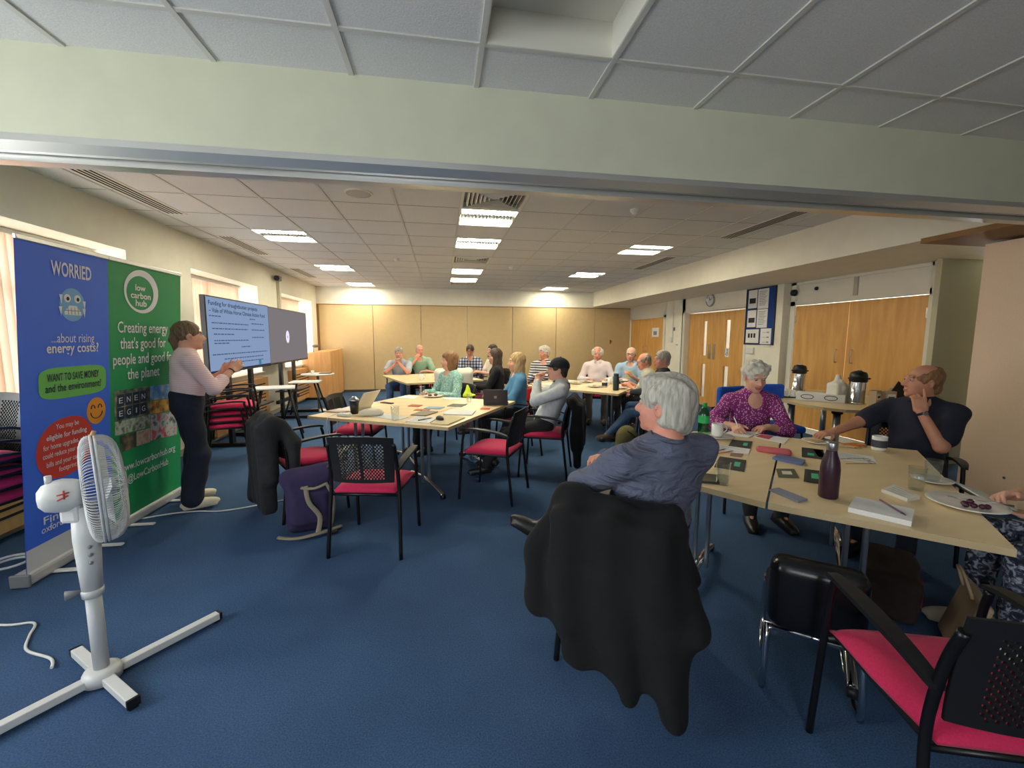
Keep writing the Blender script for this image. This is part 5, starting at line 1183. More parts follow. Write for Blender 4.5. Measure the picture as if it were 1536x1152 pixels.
organic('bag_body', [rbox((0, 0, 0.17), (0.075, 0.015, 0.17), 0.012)], 0.01, mat('red_cloth', (206, 36, 28), 0.8), t, disp=lambda x, y, z: 0.006*np.sin(40*x+8*z))
MB().tube(spline([(-0.05, 0, 0.34), (-0.03, 0.02, 0.40), (0.03, 0.02, 0.40), (0.05, 0, 0.34)], 4), 0.006, 6).build('handles', mat('red_cloth_b', (180, 30, 26), 0.8), t)

# ------------------------------------------------------------------ coats and bags
def folds(a, fx, fz): return lambda x, y, z: a*np.sin(fx*x+4*np.sin(2.3*z))*(0.5+0.5*np.cos(1.6*z))+a*0.6*np.sin(fz*z+11*x)
t = thing('black_coat', 'big black coat draped over the chair of the white-haired man', 'coat', (0.87, 1.83, 0), R_(-38))
organic('coat_body', [
    rod((-0.21, -0.295, 0.82), (0.25, -0.30, 0.77), 0.05, 0.05, k=0.05),
    rbox((0.01, -0.365, 0.56), (0.22, 0.03, 0.20), 0.04, k=0.06), rbox((0.06, -0.39, 0.35), (0.20, 0.03, 0.17), 0.04, k=0.08),
    rod((-0.23, -0.31, 0.78), (-0.29, -0.33, 0.55), 0.05, 0.075, k=0.03), rod((-0.29, -0.33, 0.55), (-0.29, -0.36, 0.36), 0.075, 0.07, k=0.03), rod((-0.29, -0.36, 0.36), (-0.16, -0.42, 0.31), 0.07, 0.045, k=0.05),
    rod((0.26, -0.32, 0.74), (0.30, -0.38, 0.42), 0.05, 0.07, k=0.05), rod((0.30, -0.38, 0.42), (0.28, -0.42, 0.10), 0.07, 0.05, k=0.04), rod((0.10, -0.43, 0.45), (0.13, -0.44, 0.12), 0.05, 0.035, k=0.03),
    rod((-0.24, -0.24, 0.80), (-0.28, -0.12, 0.60), 0.04, 0.05, k=0.05), rod((0.24, -0.25, 0.80), (0.29, -0.16, 0.50), 0.04, 0.05, k=0.05)], 0.012, BLKF, t, disp=folds(0.013, 34, 15))
t = thing('dark_coat', 'long charcoal coat draped over the chair beside the purple backpack', 'coat', (-1.18, 3.86, 0), R_(-58))
CHAR = mat('charcoal_wool', (34, 36, 38), 0.95, var=0.25, scale=20)
organic('coat_body', [rod((-0.22, -0.295, 0.83), (0.22, -0.30, 0.83), 0.05, k=0.05), rbox((0.0, -0.36, 0.46), (0.23, 0.025, 0.32), 0.03, k=0.06), rod((0.22, -0.33, 0.78), (0.27, -0.34, 0.40), 0.05, 0.06, k=0.05), rod((-0.24, -0.33, 0.78), (-0.25, -0.36, 0.12), 0.05, 0.055, k=0.05),
    rod((0.2, -0.24, 0.80), (0.265, -0.17, 0.66), 0.045, 0.05, k=0.05), rod((0.265, -0.17, 0.66), (0.28, -0.17, 0.38), 0.05, 0.042, k=0.04)], 0.012, CHAR, t, disp=folds(0.006, 34, 12))
t = thing('black_jacket', 'black jacket hung on the chair of the person in the dark cap', 'jacket', (1.12, 4.50, 0), R_(68))
organic('jacket_body', [rod((-0.22, -0.295, 0.83), (0.22, -0.30, 0.83), 0.05, k=0.05), rbox((0.0, -0.36, 0.56), (0.22, 0.03, 0.22), 0.03, k=0.06), rod((-0.2, -0.36, 0.5), (-0.17, -0.37, 0.16), 0.06, 0.05, k=0.05), rod((0.2, -0.36, 0.6), (0.2, -0.38, 0.30), 0.06, 0.05, k=0.05)], 0.012, BLKF, t, disp=folds(0.007, 34, 14))
t = thing('white_jacket', 'white jacket hung on the empty chair behind the woman in mint', 'jacket', (0.12, 6.72, 0), R_(10))
organic('jacket_body', [rod((-0.22, -0.29, 0.98), (0.22, -0.29, 0.98), 0.06, k=0.05), rbox((0.0, -0.33, 0.75), (0.22, 0.03, 0.20), 0.03, k=0.06), rod((-0.23, -0.30, 0.95), (-0.27, -0.3, 0.6), 0.06, 0.05, k=0.05), rod((0.23, -0.30, 0.95), (0.27, -0.3, 0.6), 0.06, 0.05, k=0.05)], 0.013, mat('white_cloth', (222, 214, 198), 0.9), t, disp=folds(0.007, 34, 14))
t = thing('purple_backpack', 'purple backpack with tan straps slumped on the carpet', 'backpack', (-1.045, 3.43, 0), R_(14))
organic('bag_body', [rbox((0, 0, 0.23), (0.115, 0.055, 0.175), 0.055), rod((-0.15, 0, 0.42), (0.16, 0.0, 0.475), 0.048, 0.043, k=0.08), rbox((0, -0.09, 0.20), (0.10, 0.02, 0.10), 0.03, k=0.04)], 0.010, mat('purple_canvas', (48, 38, 76), 0.85, var=0.12, scale=20), t, disp=lambda x, y, z: 0.005*np.sin(30*x+10*z)*np.sin(20*z))
TAN = mat('tan_webbing', (140, 130, 112), 0.85)
for P_ in ([(-0.02, -0.13, 0.38), (0.0, -0.16, 0.26), (0.07, -0.17, 0.14), (0.05, -0.2, 0.02)], [(0.12, -0.13, 0.39), (0.17, -0.16, 0.26), (0.16, -0.17, 0.12), (0.13, -0.2, 0.02)]): MB().tube(spline(P_, 6), 0.018, 8, flat=0.35).build('shoulder_strap', TAN, t)
MB().tube(spline([(-0.05, -0.13, 0.37), (0.04, -0.15, 0.36), (0.12, -0.13, 0.38)], 5), 0.02, 8, flat=0.4).build('grab_strap', TAN, t)
MB().tube(spline([(-0.22, -0.15, 0.02), (-0.10, -0.2, 0.012), (0.05, -0.22, 0.03), (0.22, -0.12, 0.02)], 5), 0.02, 8, flat=0.5).build('hip_belt', TAN, t); MB().box((0.16, -0.21, 0.02), (0.06, 0.04, 0.02), rot=Euler((0, 0, 0.6)), bev=0.006).build('buckle', BLK, t)
t = thing('olive_rucksack', 'olive rucksack on the carpet under the seat of the man in jeans', 'backpack', (2.44, 5.27, 0))
organic('bag_body', [ell((0, 0, 0.16), (0.15, 0.12, 0.17)), rod((-0.12, -0.02, 0.05), (0.14, -0.02, 0.06), 0.06, k=0.05)], 0.012, mat('olive_canvas', (104, 100, 62), 0.9, var=0.2, scale=14), t); MB().tube(spline([(-0.04, -0.10, 0.28), (0.06, -0.13, 0.2), (0.1, -0.12, 0.06)], 5), 0.016, 8, flat=0.4).build('strap', BLK, t)
# under the near right tables
t = thing('low_black_chair', 'low black padded chair with chrome rail tucked under the near right table', 'chair', (1.60, 1.53, 0), R_(-40))
organic('backrest', [rbox((0, -0.20, 0.46), (0.115, 0.012, 0.10), 0.05)], 0.012, mat('black_leather', (20, 20, 22), 0.25), t); organic('seat', [rbox((0, 0.0, 0.34), (0.135, 0.16, 0.012), 0.03)], 0.012, MATS['black_leather'], t)
MB().tube([(-0.17, -0.20, 0.29), (0.17, -0.20, 0.29)], 0.014, 10).build('rail', CHROME, t)
for s in (-1, 1): MB().tube(spline([(s*0.16, -0.2, 0.30), (s*0.165, -0.22, 0.02), (s*0.165, 0.2, 0.02), (s*0.16, 0.18, 0.32)], 4), 0.013, 8).build('sled_leg', CHROME, t)
t = thing('dark_holdall', 'dark brown holdall with a red patch on the floor under the near right table', 'bag', (2.50, 1.90, 0), R_(40))
organic('bag_body', [rbox((0, 0, 0.13), (0.20, 0.08, 0.08), 0.045)], 0.014, mat('dark_brown_cloth', (52, 40, 34), 0.9, var=0.2), t, disp=lambda x, y, z: 0.006*np.sin(22*x)*np.sin(20*z)); MB().box((-0.08, -0.128, 0.14), (0.12, 0.012, 0.12), bev=0.005).build('red_patch', mat('dark_red', (130, 30, 30), 0.8), t)
t = thing('beige_tote', 'flat beige bag leaning under the right end of the near right table', 'bag', (2.46, 1.52, 0), R_(46))
MB().box((0, 0, 0.16), (0.28, 0.05, 0.30), rot=Euler((0.25, 0, 0)), bev=0.015).build('bag_body', mat('beige_cloth', (176, 150, 120), 0.9), t); MB().tube(spline([(-0.07, 0, 0.30), (-0.05, 0.03, 0.40), (0.05, 0.03, 0.40), (0.07, 0, 0.30)], 4), 0.007, 6).build('handles', MATS['beige_cloth'], t)
# ------------------------------------------------------------------ people
SKIN = mat('skin_fair', (222, 166, 140), 0.55, var=0.06, scale=30); SKINP = mat('skin_pink', (218, 148, 124), 0.55, var=0.06, scale=30); SKINT = mat('skin_tan', (196, 136, 106), 0.55, var=0.06, scale=30)
LIP = mat('lip', (186, 104, 96), 0.5); EYEW = mat('eye_white_wet', (190, 170, 158), 0.2); IRIS = mat('iris_dark', (58, 44, 36), 0.2)
def hairmat(name, c1, c2):
    k = NT(name); mp = k.n('ShaderNodeMapping'); mp.inputs['Scale'].default_value = (90, 90, 12); k.l(k.coord(), mp.inputs['Vector'])
    nz = k.n('ShaderNodeTexNoise', i={'Scale': 1.0, 'Detail': 3.0}); k.l(mp.outputs[0], nz.inputs['Vector'])
    k.l(k.ramp(nz.outputs[0], [(0.3, rgb(*c1)), (0.7, rgb(*c2))]), k.b.inputs['Base Color']); k.b.inputs['Roughness'].default_value = 0.6; k.bump(nz.outputs[0], 0.5, 0.004)
    MATS[name] = k.m; return k.m
H_WHITE = hairmat('hair_white', (196, 188, 172), (226, 220, 206)); H_GREY = hairmat('hair_grey', (120, 112, 100), (186, 178, 164)); H_SILV = hairmat('hair_silver', (150, 144, 130), (206, 200, 186))
H_BROWN = hairmat('hair_brown', (108, 72, 44), (150, 108, 68)); H_DARK = hairmat('hair_dark', (44, 32, 26), (76, 56, 44)); H_BLOND = hairmat('hair_blond', (150, 118, 76), (206, 178, 130)); H_MOUSE = hairmat('hair_mousy', (84, 66, 48), (140, 116, 84))
JEANS = mat('denim', (88, 118, 158), 0.9, var=0.15, scale=40); NAVYT = mat('navy_trouser', (30, 36, 52), 0.9, var=0.12, scale=30); DKT = mat('dark_trouser', (40, 40, 44), 0.9, var=0.12, scale=30); TAUPE = mat('taupe_trouser', (112, 104, 92), 0.9); MAROON = mat('maroon_trouser', (108, 40, 62), 0.9)
SHOEB = mat('black_shoe', (28, 26, 25), 0.4); SHOEW = mat('cream_shoe', (222, 212, 186), 0.7); SHOEBR = mat('brown_shoe', (88, 66, 48), 0.6)
V = lambda *a: np.array(a, float)
def unit(v): return v/(np.linalg.norm(v)+1e-9)
def ik(a, b, l1, l2, pole):
    d = b-a; L = np.linalg.norm(d)
    if L > (l1+l2)*0.995: b = a+d/L*(l1+l2)*0.995; d = b-a; L = np.linalg.norm(d)
    x = (l1*l1-l2*l2+L*L)/(2*L); hgt = math.sqrt(max(0, l1*l1-x*x)); u = d/L
    p = np.array(pole, float); p = unit(p-u*p.dot(u)); return a+u*x+p*hgt, b
def frame(d, n):
    d = unit(np.array(d, float)); n = np.array(n, float); n = unit(n-d*n.dot(d)); return d, n, np.cross(d, n)
def hand(W_, d, n, thumb, curl=0.4, spread=1.0, fingers=None, s=1.0):
    """palm, four jointed fingers of unequal length and a thumb; n = direction the palm faces, thumb = +1/-1 side"""
    d, n, sd = frame(d, n); sd = sd*thumb; out = []
    R = np.stack([sd, d, n], 1)
    out.append(rbox(W_+d*0.047*s, (0.030*s, 0.036*s, 0.004), 0.010*s, R, k=0.012))
    base = W_+d*0.086*s
    for i, (o, L) in enumerate(((0.031, 0.070), (0.0105, 0.080), (-0.0105, 0.075), (-0.030, 0.058))):
        c = curl if fingers is None else fingers[i]
        p = base+sd*o*s*1.02; dd = unit(d+sd*o*1.6*spread); r = 0.0092*s
        for q, (fr, ang) in enumerate(((0.45, 0.55), (0.30, 0.95), (0.25, 0.7))):
            a = c*ang*1.35; dd = unit(dd*math.cos(a)+n*math.sin(a)); p2 = p+dd*L*fr*s
            out.append(rod(p, p2, r, r*0.92, k=0.004 if q else 0.008)); p = p2; r *= 0.92
    p = W_+d*0.022*s+sd*0.026*s+n*0.004; d1 = unit(sd*0.75+d*0.75+n*0.35); p2 = p+d1*0.042*s
    out.append(rod(p, p2, 0.0125*s, 0.0105*s, k=0.012)); d2 = unit(d1*0.6+d*0.8+n*0.2*(1+curl)); out.append(rod(p2, p2+d2*0.034*s, 0.0102*s, 0.0085*s, k=0.005))
    return out
def person(label, loc, yaw, neck=(0, -0.03, 1.05), hipz=0.56, sh=0.185, head=(0, 0, 0), hofs=(0, 0.02, 0.155), R=None, L=None, legR=None, legL=None, top=None, sleeve='long', bottom=DKT, shoe=SHOEB,
           skin=SKIN, hair=('short', H_GREY), h=0.0085, belly=1.0, girth=1.0, glasses=False, beard=None, collar=None, brow=None, wide=0.0, group=None, shtw=0.0, tuck=False, scoop=0.0, ll=0.435, al=(0.285, 0.255), extras=(), topname='top', fold=0.004):
    t = thing('person', label, 'person', (loc[0], loc[1], 0), R_(yaw), group)
    P = V(0, 0, hipz); N = V(*neck); u = unit(N-P); sdv = V(math.cos(R_(shtw)), math.sin(R_(shtw)), 0); sdv = unit(sdv-u*sdv.dot(u)); f = np.cross(u, sdv); RT_ = np.stack([sdv, f, u], 1); T = np.linalg.norm(N-P)
    SR = N+sdv*sh-u*0.068; SL = N-sdv*sh-u*0.068
    g = girth
    torso = [ell(P+V(0, 0.0, 0.02), (0.172*g, 0.125*g, 0.12), RT_), ell(P+u*T*0.34+f*0.012*belly, (0.146*g, 0.108*belly, 0.17), RT_, k=0.05), ell(P+u*T*0.68, (0.160*g, 0.108*g, 0.185), RT_, k=0.05),
             rod(N-u*0.03, SR, 0.056, 0.050, k=0.05), rod(N-u*0.03, SL, 0.056, 0.050, k=0.05), rod(N-u*0.06, N+u*0.02, 0.075, 0.058, k=0.03)]
    # arms
    R = R or dict(w=(0.12, 0.30, 0.66)); L = L or dict(w=(-0.12, 0.30, 0.66))
    arms, upper, fore, hands = [], [], [], []
    for S_, A, sg in ((SR, R, 1), (SL, L, -1)):
        E_, Wr = ik(S_, V(*A['w']), al[0], al[1], A.get('pole', (sg*0.6, -0.5, -0.6)))
        A['E'] = E_; A['W'] = Wr
        upper.append(rod(S_, E_, 0.052*g, 0.042, k=0.03)); fore.append(rod(E_, Wr, 0.041, 0.027, k=0.015))
        dd = unit(np.array(A['d'], float)) if 'd' in A else unit(Wr-E_)
        hands += hand(Wr, dd, A.get('n', (0, 0, -1)), A.get('thumb', 0) or sg*A.get('ts', 1), A.get('curl', 0.45), 1.0, A.get('fingers'))
    # legs
    legR = legR or dict(a=(0.12, 0.46, 0.09)); legL = legL or dict(a=(-0.12, 0.44, 0.09)); legs, feet = [], []
    for A, sg in ((legR, 1), (legL, -1)):
        Hh = P+V(sg*0.092, 0.0, -0.02); K, An = ik(Hh, V(*A['a']), ll, ll, A.get('pole', (sg*0.12, 0.6, 0.8))); A['K'] = K
        legs += [rod(Hh, K, 0.085*g, 0.060, k=0.03), rod(K, An+unit(An-K)*0.0, 0.058+wide*0.5, 0.040+wide, k=0.02)]
        fd = unit(np.array(A.get('f', (sg*0.2, 1, -0.12)), float)); feet.append((An, fd))
    bodyl = [dict(q, ra=q['ra']-0.012, rb=q['rb']-0.010-wide) if q['t'] == 'c' else q for q in legs]
    ftp = []
    for An, fd in feet: ftp += [rod(An, An+fd*0.12+V(0, 0, -0.048), 0.032, 0.020, k=0.02), rod(An, An-fd*0.035+V(0, 0, -0.03), 0.034, 0.030, k=0.02)]
    # head
    RH = rz(head[0]) @ rx(head[1]) @ ry(head[2]); HC = N+V(*hofs); s = 1.03
    def H(*p): return HC+RH @ (V(*p)*s)
    def e(c, r, **k): return ell(H(*c), V(*r)*s, RH, **k)
    hp = [rod(N-u*0.02, H(0, -0.022, -0.045), 0.057, 0.054, k=0.02),
          e((0, -0.015, 0.03), (0.074, 0.094, 0.086), k=0.02), e((0, 0.022, -0.03), (0.064, 0.072, 0.085), k=0.02), e((0, 0.03, -0.075), (0.050, 0.055, 0.042), k=0.02), e((0, 0.072, -0.098), (0.022, 0.020, 0.018), k=0.015),
          rod(H(0, 0.085, 0.012), H(0, 0.110, -0.028), 0.0085, 0.0135, k=0.012), e((0.012, 0.095, -0.034), (0.009, 0.011, 0.008), k=0.006), e((-0.012, 0.095, -0.034), (0.009, 0.011, 0.008), k=0.006),
          e((0, 0.078, 0.028), (0.050, 0.017, 0.012), k=0.012), e((0.035, 0.062, -0.03), (0.025, 0.022, 0.025), k=0.015), e((-0.035, 0.062, -0.03), (0.025, 0.022, 0.025), k=0.015)]
    for sg in (-1, 1):
        hp.append(ell(H(sg*0.077, -0.010, -0.010), V(0.010, 0.020, 0.034)*s, RH @ rz(sg*-22), k=0.006)); hp.append(ell(H(sg*0.083, -0.004, -0.010), V(0.006, 0.009, 0.017)*s, RH @ rz(sg*-22), sub=True, k=0.004))
        hp.append(dict(e((sg*0.031, 0.100, 0.008), (0.018, 0.018, 0.011)), sub=True, k=0.010))
        hp.append(rod(H(sg*0.050, 0.079, 0.028), H(sg*0.017, 0.093, 0.030), 0.0052, 0.0058, k=0.003, l=2))
    hp += [e((0, 0.0925, -0.062), (0.023, 0.008, 0.0055), k=0.004, l=1), e((0, 0.091, -0.072), (0.020, 0.009, 0.006), k=0.004, l=1)]
    body = organic('body', torso+upper+fore+hands+bodyl+ftp+hp, h, [skin, LIP, brow or hair[1] or H_GREY], t)
    for sg in (-1, 1):
        c = H(sg*0.031, 0.0805, 0.008); Rm = Matrix(RH.tolist()); m = MB().ell(c, (0.0118, 0.0118, 0.0118), 14, 0, Rm)
        m.ell(H(sg*0.031, 0.0868, 0.007), (0.0072, 0.0060, 0.0072), 10, 1, Rm); m.build('eye', [EYEW, IRIS], body)
    # clothes
    if top is not None:
        cp = list(torso[:])
        for q, A, S_ in zip(upper, (R, L), (SR, SL)):
            if sleeve == 'short': cp.append(rod(S_, S_+(A['E']-S_)*0.72, 0.060*g, 0.058, k=0.03))
            else: cp.append(dict(q, rb=0.046))
        for q, A in zip(fore, (R, L)):
            if sleeve == 'long': cp.append(dict(rod(A['E'], A['E']+(A['W']-A['E'])*0.95, 0.045, 0.031), k=0.02))
            if sleeve == 'three': cp.append(dict(rod(A['E'], A['E']+(A['W']-A['E'])*0.45, 0.045, 0.041), k=0.02))
        cp = [q for i, q in enumerate(cp) if i != 5 and not (tuck and i == 0)]; cp.append(rod(N-u*0.07, N-u*0.012, 0.085, 0.062, k=0.03))
        if collar is None: cp.append(dict(ell(N+f*0.085-u*(0.01+scoop), V(0.074, 0.07, 0.055+scoop), RT_), sub=True, k=0.01))
        tp = organic(topname, cp, max(h, 0.0085), top, t, disp=lambda x, y, z: -0.013+fold*np.sin(38*z+9*x)*np.sin(16*x+14*y+7*z))
        if collar is not None:
            m = MB(); nn = 22; vs = []; fs = []
            for i in range(nn+1):
                a = PI/2+0.25+(2*PI-0.5)*i/nn; ca, sa = math.cos(a), math.sin(a)
                for rr, zz_ in ((0.070, 0.040), (0.078, 0.038), (0.106, -0.014), (0.098, -0.020)): vs.append(N+sdv*ca*rr+f*sa*rr*1.0+u*zz_)
            for i in range(nn):
                for j in range(4): fs.append((i*4+j, i*4+(j+1) % 4, (i+1)*4+(j+1) % 4, (i+1)*4+j))
            m.add(vs, fs, 0, True); m.build('collar', collar, tp)
    organic('trousers', [torso[0]]+([ell(P+u*0.10, (0.140*g, 0.108, 0.06), RT_, k=0.05)] if tuck else [])+legs, max(h, 0.009), bottom, t, disp=lambda x, y, z: -0.010+0.004*np.sin(30*z+14*x+9*y))
    for An, fd in feet:
        s_ = np.cross(fd, V(0, 0, 1)); up_ = np.cross(s_, fd); RR = np.stack([unit(s_), fd, unit(up_)], 1)
        b = An-RR[:, 2]*0.045+fd*0.055
        organic('shoe', [ell(b, (0.049, 0.147, 0.043), RR), ell(b-fd*0.06+RR[:, 2]*0.025, (0.042, 0.065, 0.045), RR, k=0.03), rbox(b-RR[:, 2]*0.022, (0.030, 0.115, 0.004), 0.010, RR, k=0.01)], 0.010, shoe, t)
    # hair
    st, hm = hair
    if st:
        def hd(x, y, z): return 0.0035*np.sin(120*x+30*z)*np.sin(110*y+40*z)
        Q = [e((0, -0.014, 0.034), (0.084, 0.104, 0.096))]
        face = [dict(e((0, 0.115, -0.045), (0.080, 0.082, 0.110)), sub=True, k=0.012)]
        ears = [dict(e((sg*0.088, 0.004, -0.022), (0.022, 0.028, 0.042)), sub=True, k=0.01) for sg in (-1, 1)]
        nape = [e((0, -0.070, -0.045), (0.058, 0.035, 0.045), k=0.03)]
        if st == 'short': Q += nape+face+ears
        elif st == 'balding': Q += nape+face+ears+[dict(e((0, 0.042, 0.105), (0.080, 0.105, 0.085)), sub=True, k=0.015)]
        elif st == 'tufts': Q += nape+[e((sg*0.078, -0.025, 0.02), (0.028, 0.05, 0.055), k=0.02) for sg in (-1, 1)]+face+[dict(e((0, 0.042, 0.110), (0.066, 0.105, 0.080)), sub=True, k=0.015)]; hd = lambda x, y, z: 0.006*np.sin(85*x)*np.sin(85*y+20*z)*np.sin(80*z)*1.6
        elif st == 'cropped': Q = [e((0, -0.016, 0.033), (0.0765, 0.0975, 0.0895))]+face+ears+[dict(e((0, 0.06, 0.10), (0.06, 0.075, 0.07)), sub=True, k=0.02)]
        elif st == 'curly': Q = [e((0, -0.016, 0.042), (0.092, 0.108, 0.098))]+[e((0.075*math.cos(a), -0.02+0.075*math.sin(a), 0.055+0.03*math.sin(3*a)), (0.034, 0.034, 0.034), k=0.02) for a in [i*PI/5 for i in range(10)]]+nape+face+ears; hd = lambda x, y, z: 0.007*np.sin(85*x)*np.sin(85*y+20*z)*np.sin(80*z)*1.6
        elif st == 'full': Q = [e((0, -0.020, 0.038), (0.093, 0.114, 0.102)), e((0, -0.080, -0.050), (0.070, 0.042, 0.062), k=0.04), e((0, 0.055, 0.095), (0.062, 0.050, 0.030), k=0.03), e((0.07, -0.035, -0.02), (0.024, 0.045, 0.055), k=0.03), e((-0.07, -0.035, -0.02), (0.024, 0.045, 0.055), k=0.03)]+face+ears; hd = lambda x, y, z: 0.0055*np.sin(75*x+60*y+25*z)*np.sin(30*z-25*y)
        elif st in ('bob', 'long'):
            zl = -0.06 if st == 'bob' else -0.10; hl = 0.085 if st == 'bob' else 0.135
            Q += [e((sg*0.064, -0.012, zl), (0.030, 0.060, hl), k=0.03) for sg in (-1, 1)]+[e((0, -0.062, zl), (0.070, 0.044, hl), k=0.03)]+[dict(e((0, 0.105, -0.05), (0.066, 0.068, 0.115)), sub=True, k=0.012)]
            if st == 'bob': Q += [e((0, 0.070, 0.066), (0.060, 0.030, 0.030), k=0.02)]
        elif st == 'pony': Q = [e((0, -0.016, 0.034), (0.081, 0.102, 0.093))]+face+ears+[rod(H(0, -0.095, 0.0), H(0, -0.108, -0.03), 0.026, 0.028, k=0.02), rod(H(0, -0.108, -0.03), H(0.01, -0.085, -0.17), 0.028, 0.012, k=0.02)]
        organic('hair', Q, min(h, 0.0075), hm, t, disp=hd)
    if beard is not None: organic('beard', [e((0, 0.050, -0.085), (0.054, 0.052, 0.044)), e((0, 0.088, -0.052), (0.030, 0.014, 0.007), k=0.01), dict(e((0, 0.108, -0.067), (0.020, 0.02, 0.008)), sub=True, k=0.004), dict(e((0, 0.03, -0.02), (0.09, 0.09, 0.035)), sub=True, k=0.01)], 0.006, beard, t)
    if glasses:
        m = MB()
        for sg in (-1, 1):
            m.tube([tuple(H(sg*0.033+0.025*math.cos(a), 0.108, 0.004+0.018*math.sin(a))) for a in [2*PI*i/18 for i in range(19)]], 0.0022, 6)
            m.tube([tuple(H(sg*0.058, 0.106, 0.008)), tuple(H(sg*0.082, 0.0, 0.012)), tuple(H(sg*0.078, -0.02, 0.0))], 0.002, 6)
        m.tube([tuple(H(-0.009, 0.109, 0.008)), tuple(H(0.009, 0.109, 0.008))], 0.002, 6); m.build('glasses', BLKM, t)
    t_ = dict(t=t, H=H, RH=RH, R=R, L=L, N=N, P=P)
    for fn in extras: fn(t_)
    return t_
def seat(x, y, yaw, label): chair(x, y, yaw, label)

TEE_GREY = mat('tee_grey', (176, 182, 190), 0.9, var=0.06); TEE_GREEN = mat('tee_sage', (152, 184, 158), 0.9, var=0.06); MINT = pattern('mint_print', 'floral', (116, 170, 158), (152, 194, 182), 42.0, (204, 220, 212))
PLAID = pattern('plaid_shirt', 'plaid', (206, 206, 212), (110, 122, 150), 16.0, (44, 54, 84)); BLKTOP = mat('black_knit', (26, 25, 28), 0.95, var=0.2, scale=24); CREAMTOP = mat('cream_top', (224, 214, 196), 0.9)
BLUETOP = mat('blue_knit', (82, 134, 170), 0.9, var=0.08, scale=24); STRIPE = pattern('navy_white_stripe', 'hstripe', (222, 220, 220), (34, 36, 58), 22.0); SWEAT = mat('grey_sweat', (196, 200, 202), 0.95, var=0.1, scale=22)
PINKS = mat('pale_pink_shirt', (236, 220, 220), 0.85); LBLUE = mat('light_blue_tee', (166, 194, 218), 0.9, var=0.06); STONE = mat('stone_shirt', (196, 188, 166), 0.9); JACK = mat('dark_slate_jacket', (52, 56, 62), 0.85, var=0.15)
PURP = pattern('purple_spots', 'dots', (142, 40, 116), (226, 170, 206), 62.0); POLO = mat('navy_polo', (30, 32, 48), 0.9, var=0.12, scale=26); SHIRT = mat('slate_shirt', (100, 105, 128), 0.85, var=0.08, scale=14, bump=0.5); PSTR = pattern('pink_fine_stripe', 'hstripe', (250, 224, 222), (240, 198, 200), 60.0)
PRNT = pattern('blue_white_print', 'floral', (30, 34, 48), (70, 76, 98), 30.0, (180, 186, 196))

k = NT('slate_shirt_creased'); nz = k.n('ShaderNodeTexNoise', i={'Scale': 8.0, 'Detail': 2.0, 'Distortion': 2.5}); mp = k.n('ShaderNodeMapping'); mp.inputs['Scale'].default_value = (0.7, 0.7, 1.6)
k.l(k.coord(), mp.inputs['Vector']); k.l(mp.outputs[0], nz.inputs['Vector']); k.bump(nz.outputs[0], 0.9, 0.03); k.b.inputs['Base Color'].default_value = rgb(94, 98, 118); k.b.inputs['Roughness'].default_value = 0.85; SHIRT = k.m
# presenter, standing
def watchfn(side, m, r=0.031):
    def f_(q):
        A = q[side]; a, b = A['E'], A['W']; d = unit(b-a); c = b-d*0.012
        MB().tube([tuple(c-d*0.008), tuple(c+d*0.008)], r, 20).build('watch_strap', BLK, q['t'])
        n_ = unit(np.cross(d, V(0, 0, 1))) if abs(d[2]) < 0.9 else V(0, 1, 0)
        if A.get('wn'): n_ = unit(V(*A['wn']))
        cc = c+n_*r; MB().tube([tuple(cc-n_*0.002), tuple(cc+n_*0.006)], 0.015, 18).build('watch_face', m, q['t'])
    return f_
person('person in a pale pink long-sleeved top and wide navy trousers, standing by the banners', (-2.19, 4.03), -48, neck=(0, 0.02, 1.355), hipz=0.90, sh=0.165, head=(-4, 2, 0), hofs=(0, 0.03, 0.150), R=dict(w=(0.10, 0.33, 1.20), pole=(0.4, -0.6, -0.9), d=(-0.25, 0.75, 0.55), n=(-1, 0.1, 0), curl=0.5), L=dict(w=(-0.05, 0.30, 1.17), pole=(-0.4, -0.6, -0.9), d=(0.2, 0.7, 0.65), n=(1, 0.1, 0), curl=0.55),
       legR=dict(a=(0.10, -0.04, 0.10), f=(0.25, 1, 0), pole=(0.1, 1, 0)), legL=dict(a=(-0.12, 0.01, 0.10), f=(-0.1, 1, 0), pole=(-0.1, 1, 0)), top=PSTR, sleeve='three', bottom=NAVYT, shoe=SHOEW, hair=('pony', H_MOUSE), h=0.0065, girth=0.90, wide=0.03, tuck=True, ll=0.395, al=(0.27, 0.245), fold=0.003,
       extras=[lambda q: MB().tube([tuple(q['R']['W']-unit(q['R']['W']-q['R']['E'])*0.02), tuple(q['R']['W']-unit(q['R']['W']-q['R']['E'])*0.008)], 0.030, 16).build('wristband', BLK, q['t'])])

# far left table
person('person with grey hair in a grey t-shirt, elbows on the table and hands clasped', (-0.85, 9.02), 172, neck=(0, 0.12, 1.02), head=(6, -6, 0), R=dict(w=(0.035, 0.29, 0.97), pole=(0.7, 0.3, -0.7), d=(-0.35, 0.1, 1), n=(-1, 0, 0.2), curl=0.8), L=dict(w=(-0.035, 0.29, 0.97), pole=(-0.7, 0.3, -0.7), d=(0.35, 0.1, 1), n=(1, 0, 0.2), curl=0.8), top=TEE_GREY, sleeve='short', bottom=JEANS, skin=SKINP, hair=('short', H_GREY), beard=H_GREY)
person('person with cropped hair in a pale green t-shirt, hand held to the mouth', (-0.47, 9.35), 176, neck=(0, 0.06, 1.06), head=(20, 0, 0), R=dict(w=(0.065, 0.22, 1.02), pole=(0.7, 0.2, -0.8), d=(-0.4, -0.1, 1), n=(-0.4, -1, 0), curl=0.6), L=dict(w=(-0.16, 0.36, 0.80), d=(0.7, 0.5, 0), curl=0.3), top=TEE_GREEN, sleeve='short', bottom=DKT, skin=SKINP, hair=('cropped', H_GREY))
